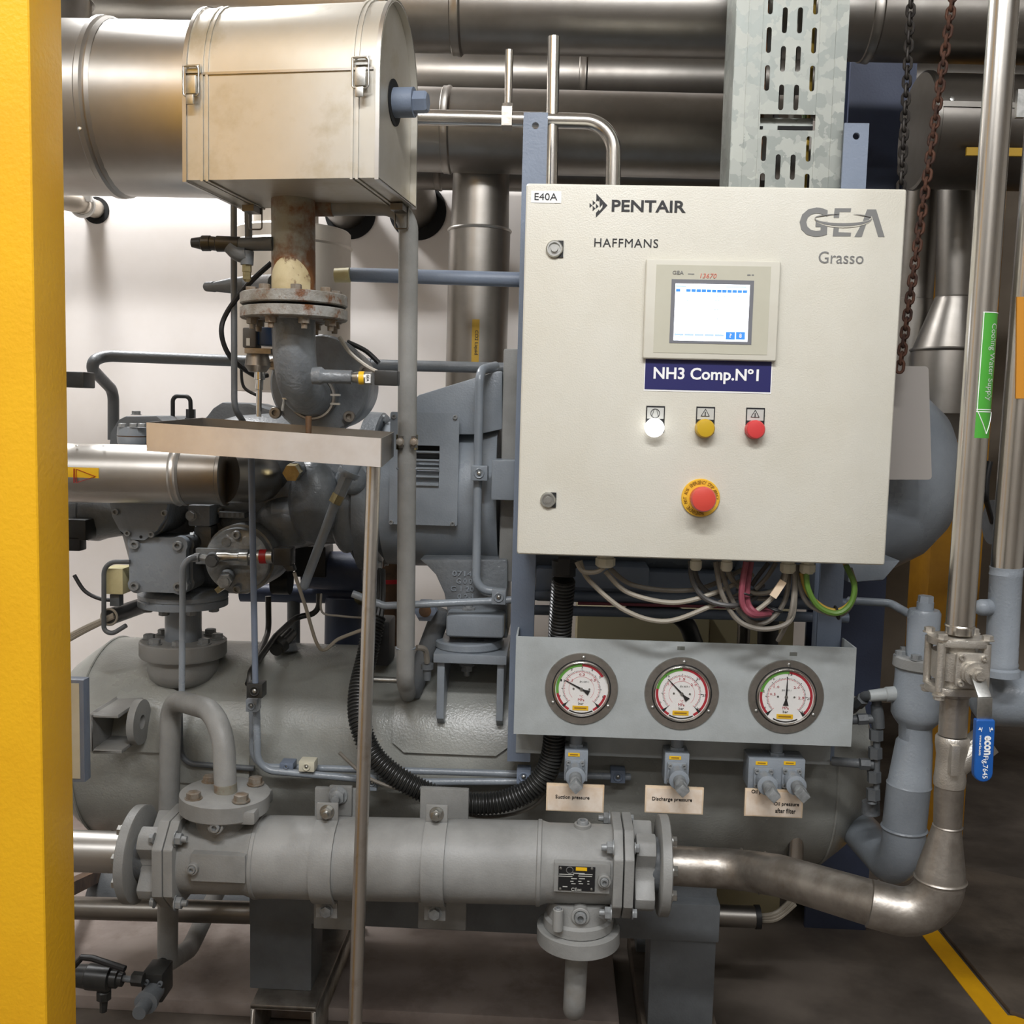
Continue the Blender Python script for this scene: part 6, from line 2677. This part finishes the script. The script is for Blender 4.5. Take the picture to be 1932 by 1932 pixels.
cable([(1364, 1060), (1382, 1095), (1410, 1116), (1450, 1118), (1480, 1095), (1492, 1062)], .004, 'cable_light', 'small shallow beige cable loop beside the pink cables', 1.74)
cable([(1368, 1060), (1390, 1105), (1425, 1128), (1462, 1122), (1486, 1062)], .004, 'cable_grey', 'small deeper grey cable loop beside the pink cables', 1.755)
cable([(1408, 1060), (1400, 1110), (1402, 1142), (1420, 1160), (1452, 1158, 1.72)], .0052, 'cable_pink', 'left one of the two pink cables', 1.69)
cable([(1417, 1060), (1410, 1110), (1412, 1140), (1428, 1156), (1455, 1152, 1.74)], .0052, 'cable_pink', 'right one of the two pink cables', 1.70)
cable([(1464, 1062), (1446, 1090), (1425, 1112)], .004, 'cable_grey', 'short slanting grey cable right of the pink pair', 1.73)
cable([(1450, 1062), (1432, 1085), (1418, 1105)], .004, 'cable_dark', 'short slanting dark cable right of the pink pair', 1.75)
cable([(1484, 1070), (1478, 1100), (1455, 1130), (1428, 1152)], .0042, 'cable_light', 'pale cable carrying a paper tag', 1.70)
m = MB()
m.bar(P(1478, 1096, 1.688), P(1458, 1126, 1.688), .012, .004, up=(0, 1, 0))
m.single('cable_tag', 'beige paper tag wrapped on a cable under the cabinet', 'tag', 'placard')
cable([(1500, 1066), (1498, 1120), (1490, 1165), (1468, 1208, 1.74)], .0042, 'cable_grey', 'grey cable dropping straight behind the gauge panel', 1.70)
cable([(1505, 1066), (1508, 1105), (1528, 1142), (1575, 1160), (1600, 1150), (1614, 1115), (1604, 1072)], .004, 'cable_grey', 'grey cable looping outside the green and yellow wires', 1.71)
cable([(1522, 1068), (1524, 1108), (1544, 1144), (1578, 1157), (1604, 1140), (1612, 1105), (1596, 1066)], .0048, 'cable_green', 'green earth wire looping at the cabinet right corner', 1.685)
cable([(1512, 1080), (1524, 1118), (1552, 1145), (1582, 1152), (1608, 1132), (1612, 1098), (1594, 1062)], .0042, 'cable_yellow', 'yellow earth wire looping at the cabinet right corner', 1.70)

# black cable ties
for x, y, r in ((1404, 1118, .013), (1579, 1156, .011), (1462, 1150, .012)):
    m = MB()
    m.torus(P(x, y, 1.70), (.3, 0, 1) if x != 1579 else (1, 0, .3), r, .0018, 20, 6)
    m.single('cable_tie', {1404: 'black cable tie round the pink cables', 1579: 'black cable tie round the earth wires', 1462: 'black cable tie round the tagged cable'}[x], 'cable tie', 'black')

# blue tubes and beige box seen under the cabinet
for y, lb in ((1122, 'upper'), (1150, 'lower')):
    m = MB()
    m.rg(2.02, [(985, y, 9.5), (1600, y + 16, 9.5)], 18)
    m.single('frame_tube', '%s blue-grey tube behind the cables under the cabinet' % lb, 'pipe', 'paint_blue')
m = MB()
m.rg(2.01, [(1090, 1138, 3), (1460, 1148, 3)], 8)
m.single('red_wire', 'thin dark red wire between the two blue-grey tubes', 'cable', 'cable_pink')
T = thing('insulation_block', 'beige box standing behind the gauge panel', 'box', P(1290, 1260, 2.55))
m = MB()
p0, p1 = P(1090, 1148, 2.5), P(1340, 1148, 2.5)
m.box(p0.x, p1.x, 2.5, 2.7, .001, p0.z)
m.build('front', 'box_beige', T, bevel=.003)
m = MB()
p0, p1 = P(1341, 1148, 2.55), P(1500, 1148, 2.55)
m.box(p0.x, p1.x, 2.55, 2.75, .001, p0.z)
m.build('rear', 'box_beige', T, bevel=.003)
m = MB()
m.pipe([(1180, 1148, 2.2), (1290, 1158, 2.2), (1316, 1230, 2.2)], .019, .06, 16)
m.single('black_hose', 'smooth black hose curving down behind the cables', 'hose', 'black_rubber')
m = MB()
m.rg(2.3, [(1405, 1150, 12), (1400, 1260, 12)], 18)
m.single('short_post', 'dim stainless stub pipe behind the gauge panel', 'pipe', 'stainless_dark')
m = MB()
m.rg(2.25, [(1447, 1150, 17), (1450, 1162, 20), (1447, 1250, 19)], 20)
m.single('black_bottle', 'black rounded cylinder behind the hanging cable loops', 'cylinder', 'black')
m = MB()
m.rg(1.98, [(1503, 1530, 16), (1498, 1640, 16)], 20)
m.single('stub_pipe', 'short stainless stub pipe below the oil pressure placard', 'pipe', 'pipe_bright')

# low stainless box with cables behind the cooler feed pipe
T = thing('conduit_end', 'short stainless conduit end with cables near the floor', 'conduit', P(1400, 1750, 2.1))
m = MB()
m.rg(2.1, [(1350, 1727, 20), (1428, 1730, 20)], 24)
m.build('conduit', 'stainless_dull', T)
m = MB()
m.rg(2.1, [(1424, 1730, 22), (1434, 1730, 22)], 24)
m.build('collar', 'black', T)
m = MB()
for i in range(3):
    m2 = MB()
    m2.cord([(1432, 1728 + i * 4, 2.1), (1465, 1722 + i * 6, 2.08), (1500, 1690 + i * 8, 2.1)], .005)
    m2.build('conduit_cable', 'cable_light', T)

# thin grey tubes
def tube(name, pts, rpx, mt, label, bend=.02, clamps=()):
    m = MB()
    r = rpx * K(pts[0][0], pts[0][1], pts[0][2])
    m.pipe(pts, r, bend, 14, 7)
    return m.single(name, label, 'tube', mt)


tube('sensing_tube', [(368, 1052, 1.86), (345, 1054, 1.84), (343, 1310, 1.86)], 6, 'paint', 'thin grey tube dropping from the round cover past the square plate', .022)
tube('sensing_tube', [(474, 862, 1.72), (482, 1296, 1.80)], 6.2, 'paint_blue', 'thin blue-grey tube dropping from the drip pan to the black clamp')
tube('sensing_tube', [(441, 385, 1.74), (442, 770, 1.74), (462, 800, 1.80)], 6, 'paint_dark_shade', 'thin dark tube dropping left of the rusty riser', .03)
tube('sensing_tube', [(468, 385, 1.76), (469, 448, 1.76)], 7, 'paint_dark_shade', 'short dark tube above the angle valve')
tube('oil_tube', [(484, 1335, 1.86), (486, 1452, 1.86), (705, 1472, 1.87)], 7, 'paint', 'front grey tube turning right along the tank foot', .035)
tube('oil_tube', [(476, 1325, 1.90), (477, 1446, 1.90), (1190, 1466, 1.91)], 6.5, 'paint', 'rear grey tube turning right along the tank foot', .035)
tube('oil_tube', [(720, 1476, 1.90), (1000, 1474, 1.91)], 7, 'paint', 'grey tube running right under the saddle plate')
tube('oil_tube', [(339, 1335, 1.93), (341, 1440, 1.93), (480, 1450, 1.93)], 5.5, 'paint_dark_shade', 'dark tube turning right behind the looping pipe', .03)
tube('level_tube', [(935, 690, 2.05), (905, 698, 1.96), (898, 1112, 1.96), (936, 1116, 1.96)], 8, 'paint', 'long upright grey tube in front of the coupling housing', .028)
tube('level_tube', [(665, 1120, 1.9), (725, 1143, 1.9), (930, 1134, 1.93), (975, 1131, 1.93)], 7, 'paint', 'level grey tube behind the big bend pipe', .02)
tube('level_tube', [(702, 1282, 1.93), (760, 1284, 1.93)], 6, 'zinc', 'short bright tube behind the foot of the bend pipe')
tube('handrail_pipe', [(214, 830, 2.35), (214, 738, 2.35), (168, 690, 2.2), (190, 671, 2.25), (450, 681, 2.3), (700, 687, 2.3)], 10.5, 'paint_dark_shade', 'dark grey pipe bent like a handrail above the compressor', .035)
tube('handrail_pipe', [(690, 688, 2.3), (965, 695, 2.3)], 10.5, 'paint_dark_shade', 'dark grey pipe passing behind the big bend pipe')
tube('staple_tube', [(326, 815, 2.2), (326, 747, 2.2), (359, 748, 2.2), (360, 780, 2.2)], 4, 'black', 'small black staple-shaped tube standing on the compressor', .012)
m = MB()
m.rg(2.2, [(360, 772, 9), (360, 788, 9), (360, 789, 11), (360, 800, 11)], 6)
m.single('tube_nut', 'black hex nut at the foot of the staple-shaped tube', 'nut', 'black_rubber')

# clamp blocks on the tubes
def block(px, py, w, h, Y, mt, label):
    T = thing('tube_clamp', label, 'clamp', P(px, py + h / 2, Y), 'tube clamps')
    m = MB()
    m.pbox(px, py, w, h, Y, .03)
    m.build('block', mt, T, bevel=.002)
    k = K(px, py, Y)
    c = P(px, py, Y)
    m = MB()
    m.torus(c + NY * .001, NY, min(w, h) * k * .3, .0016, 18, 5)
    m.build('rim', mt, T)
    inst('pan', T, c, NY, min(w, h) * k * .17, 'zinc', 'screw')


block(480, 1304, 30, 28, 1.79, 'black_rubber', 'black clamp block joining the thin tubes on the tank')
block(474, 1332, 22, 24, 1.83, 'paint', 'grey clamp block just below the black clamp')
block(578, 1447, 30, 20, 1.85, 'cream_dirt', 'pale clamp block on the front tank tubes')
block(540, 1446, 26, 12, 1.86, 'paint_blue', 'blue-grey clamp block left of the pale clamp')
block(988, 1466, 27, 28, 1.87, 'paint_blue', 'blue-grey clamp block beside the hose bend')
block(702, 1477, 18, 32, 1.85, 'paint', 'grey clamp block behind the slim drain tube')
block(941, 1127, 27, 28, 1.92, 'paint', 'square grey clamp joining two tubes at the post')
block(904, 893, 32, 28, 1.935, 'paint', 'grey clamp on the upright tube in front of the housing')
block(1166, 1466, 28, 25, 1.9, 'paint_blue', 'dark blue clamp between the left and middle needle valves')

# black cables around the riser
def wire(pts, r, mt, label):
    m = MB()
    m.cord(pts, r)
    return m.single('cable', label, 'cable', mt)


wire([(512, 496, 1.72), (470, 535, 1.72), (428, 590, 1.74), (418, 630, 1.74), (436, 675, 1.76), (480, 708, 1.8), (505, 708, 1.82)], .0045, 'black', 'black cable arching left around the riser flanges')
wire([(455, 690, 1.9), (460, 730, 1.9), (490, 748, 1.9)], .003, 'black', 'short black cable behind the chromed tube')
wire([(640, 635, 1.8), (660, 665, 1.8), (690, 690, 1.75), (712, 702, 1.66)], .0036, 'cable_light', 'pale cable leading down to the sensor plug')
wire([(655, 645, 1.9), (690, 662, 1.9), (715, 685, 1.9)], .0045, 'black', 'black cable sagging behind the pale cable')
wire([(140, 1085, 1.95), (160, 1115, 1.95), (190, 1130, 1.95), (222, 1132, 1.95)], .004, 'black', 'black cable curving in from the yellow column')
wire([(555, 1080, 1.86), (575, 1140, 1.88), (604, 1224, 1.92), (640, 1205, 1.95), (690, 1186, 1.95)], .0036, 'cable_light', 'pale sensor cable drooping onto the tank top')
wire([(606, 1120, 1.95), (608, 1155, 1.95), (640, 1162, 1.95), (690, 1166, 1.95)], .0022, 'cable_grey', 'hair thin capillary tube under the compressor')
for i in range(3):
    wire([(120, 1205 + i * 4, 1.93), (165, 1182 + i * 3, 1.93), (215, 1160 + i * 2, 1.93)], .0045, 'cable_light',
         ('upper', 'middle', 'lower')[i] + ' pale cable of the bundle entering the conduit')

# small parts on the left of the compressor
T = thing('junction_box', 'small ivory junction box left of the square cover', 'box', P(215, 1125, 1.93))
m = MB()
m.pbox(214, 1097, 36, 50, 1.93, .05)
m.build('case', 'ivory_box', T, bevel=.003)
m = MB()
m.pbox(216, 1133, 18, 22, 1.94, .02)
m.build('gland', 'paint_dark_shade', T)
tube('bracket_tube', [(245, 1060, 1.92), (196, 1060, 1.92), (196, 1190, 1.92), (212, 1196, 1.92), (238, 1180, 1.92)], 4.5, 'paint_dark_shade', 'thin dark tube looping around the ivory box', .025)
T = thing('cable_conduit', 'short dark conduit with pale rim left of the bottom flange', 'conduit', P(220, 1180, 1.95))
m = MB()
c0, c1 = P(206, 1164, 1.93), P(290, 1135, 2.15)
m.cyl(c0, c1, .0165, n=22)
m.build('tube', 'black_rubber', T)
m = MB()
m.torus(c0, c1 - c0, .0155, .0025, 24, 6)
m.build('rim', 'cable_light', T)
T = thing('servo_valve', 'dark solenoid fitting by the yellow column edge', 'valve', P(150, 1035, 2.0))
m = MB()
m.pbox(140, 1000, 44, 40, 2.0, .05)
m.build('body', 'black_rubber', T, bevel=.004)
m = MB()
m.pbox(138, 1026, 26, 28, 2.0, .03)
m.build('coil', 'black', T, bevel=.003)
m = MB()
m.pbox(138, 716, 40, 30, 1.9, .05)
m.single('switch_box', 'small black box edge beside the yellow column', 'box', 'black_rubber', bevel=.003)
T = thing('solenoid_valve', 'solenoid valve with blue coil left of the grey elbow', 'valve', P(488, 700, 1.74))
m = MB()
m.pbox(497, 634, 28, 34, 1.73, .04)
m.build('coil', 'blue_coil', T, bevel=.003)
m = MB()
m.pbox(470, 637, 26, 38, 1.72, .035)
m.build('plug', 'cable_dark', T, bevel=.003)
rbox(T, 'plug_label', 'label_grey', 468, 645, 7, 14, 1.719, .002, 0)
m = MB()
m.pbox(486, 662, 50, 10, 1.72, .05)
m.rg(1.745, [(486, 666, 20), (486, 690, 24), (486, 702, 16)], 20)
m.build('body', 'steel_dirty', T)
m = MB()
m.rg(1.745, [(490, 700, 10), (490, 716, 10), (490, 717, 7), (489, 735, 7), (489, 736, 5.5), (488, 786, 5)], 14)
m.build('chrome_tube', 'chrome', T)

# shadowed pipes under the compressor
T = thing('suction_manifold', 'dark blue-grey manifold pipe below the compressor', 'pipe', P(560, 1230, 2.35))
m = MB()
m.rg(2.35, [(455, 1118, 17), (700, 1122, 18)], 24)
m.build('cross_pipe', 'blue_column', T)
m = MB()
m.rg(2.35, [(554, 1125, 12), (554, 1236, 12)], 20)
m.build('riser', 'paint_dark_shade', T)
m = MB()
m.rg(2.35, [(650, 1125, 36), (648, 1240, 36)], 28)
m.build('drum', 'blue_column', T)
m = MB()
m.rg(2.34, [(672, 1122, 20), (688, 1122, 20)], 20)
m.build('brass_ring', 'brass', T)
m = MB()
m.rg(2.3, [(575, 1075, 35), (690, 1078, 38)], 28)
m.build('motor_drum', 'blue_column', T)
T = thing('black_pump', 'black pump block behind the slanting oil tube', 'pump', P(590, 1110, 2.25))
m = MB()
m.pbox(585, 1060, 60, 60, 2.25, .08)
m.build('block', 'black', T, bevel=.006)
m = MB()
m.rg(2.2, [(515, 1095, 26), (548, 1096, 26)], 22)
m.build('cap', 'black', T)
tube('dark_tube', [(506, 1125, 2.2), (507, 1190, 2.2), (468, 1290, 1.95)], 5.5, 'black_rubber', 'dark tube slanting down to the black clamp', .03)
tube('dark_tube', [(602, 1120, 2.15), (602, 1158, 2.15), (560, 1163, 2.15), (520, 1200, 2.05), (472, 1268, 1.93), (471, 1325, 1.90)], 5.5, 'black_rubber', 'dark tube bending around to the black clamp', .03)
m = MB()
m.cyl(P(520, 1226, 2.05), P(548, 1196, 2.12), .014, n=18)
m.cyl(P(525, 1220, 2.05), P(533, 1212, 2.06), .018, n=18)
m.single('dark_coupling', 'dark ribbed coupling lying on the tank top', 'coupling', 'black_rubber')
T = thing('rust_duct', 'rusty brown duct with a red stripe below the coupling housing', 'duct', P(735, 1160, 2.6))
m = MB()
m.rg(2.6, [(735, 1050, 40), (735, 1170, 38), (735, 1780, 38)], 28)
m.build('duct', 'tar', T)
m = MB()
m.rg(2.6, [(735, 1088, 40), (735, 1096, 40)], 28)
m.build('red_stripe', 'oil_red', T)
T = thing('stay_rod', 'thick dark stay rod slanting behind the bend pipe', 'rod', P(770, 1330, 2.0))
m = MB()
m.path([P(835, 1150, 2.0), P(775, 1310, 1.99)], .02, 20)
m.build('rod', 'paint_dark_shade', T)
m = MB()
c = P(802, 1153, 1.955)
m.cyl(c, c + Vector((0, .02, 0)), .0225, n=6)
ey = m.build('hex_eye', 'paint_blue', T)
m = MB()
m.cyl(c + NY * .001, c, .012, n=20)
m.build('bore', 'tar', ey)
T = thing('terminal_box', 'black terminal box with cables behind the slim drain tube', 'box', P(712, 1240, 2.02))
m = MB()
m.pbox(712, 1215, 44, 84, 2.02, .08)
m.build('case', 'black', T, bevel=.004)
for i in range(3):
    m = MB()
    m.cord([(700 + i * 8, 1180, 2.03), (712 + i * 5, 1130, 2.06), (716 + i * 3, 1075, 2.1)], .006)
    m.build('lead', 'black_rubber', T)
T = thing('cable_clip', 'small grey cable with gland at the foot of the bend pipe', 'cable', P(805, 1280, 1.9))
m = MB()
m.cord([(786, 1222, 1.85), (802, 1226, 1.86), (806, 1250, 1.87)], .0055)
m.build('cable', 'cable_grey', T)
m = MB()
m.rg(1.88, [(806, 1252, 12), (806, 1262, 12), (806, 1263, 8), (806, 1283, 7)], 14)
m.build('gland', 'paint_dark_shade', T)
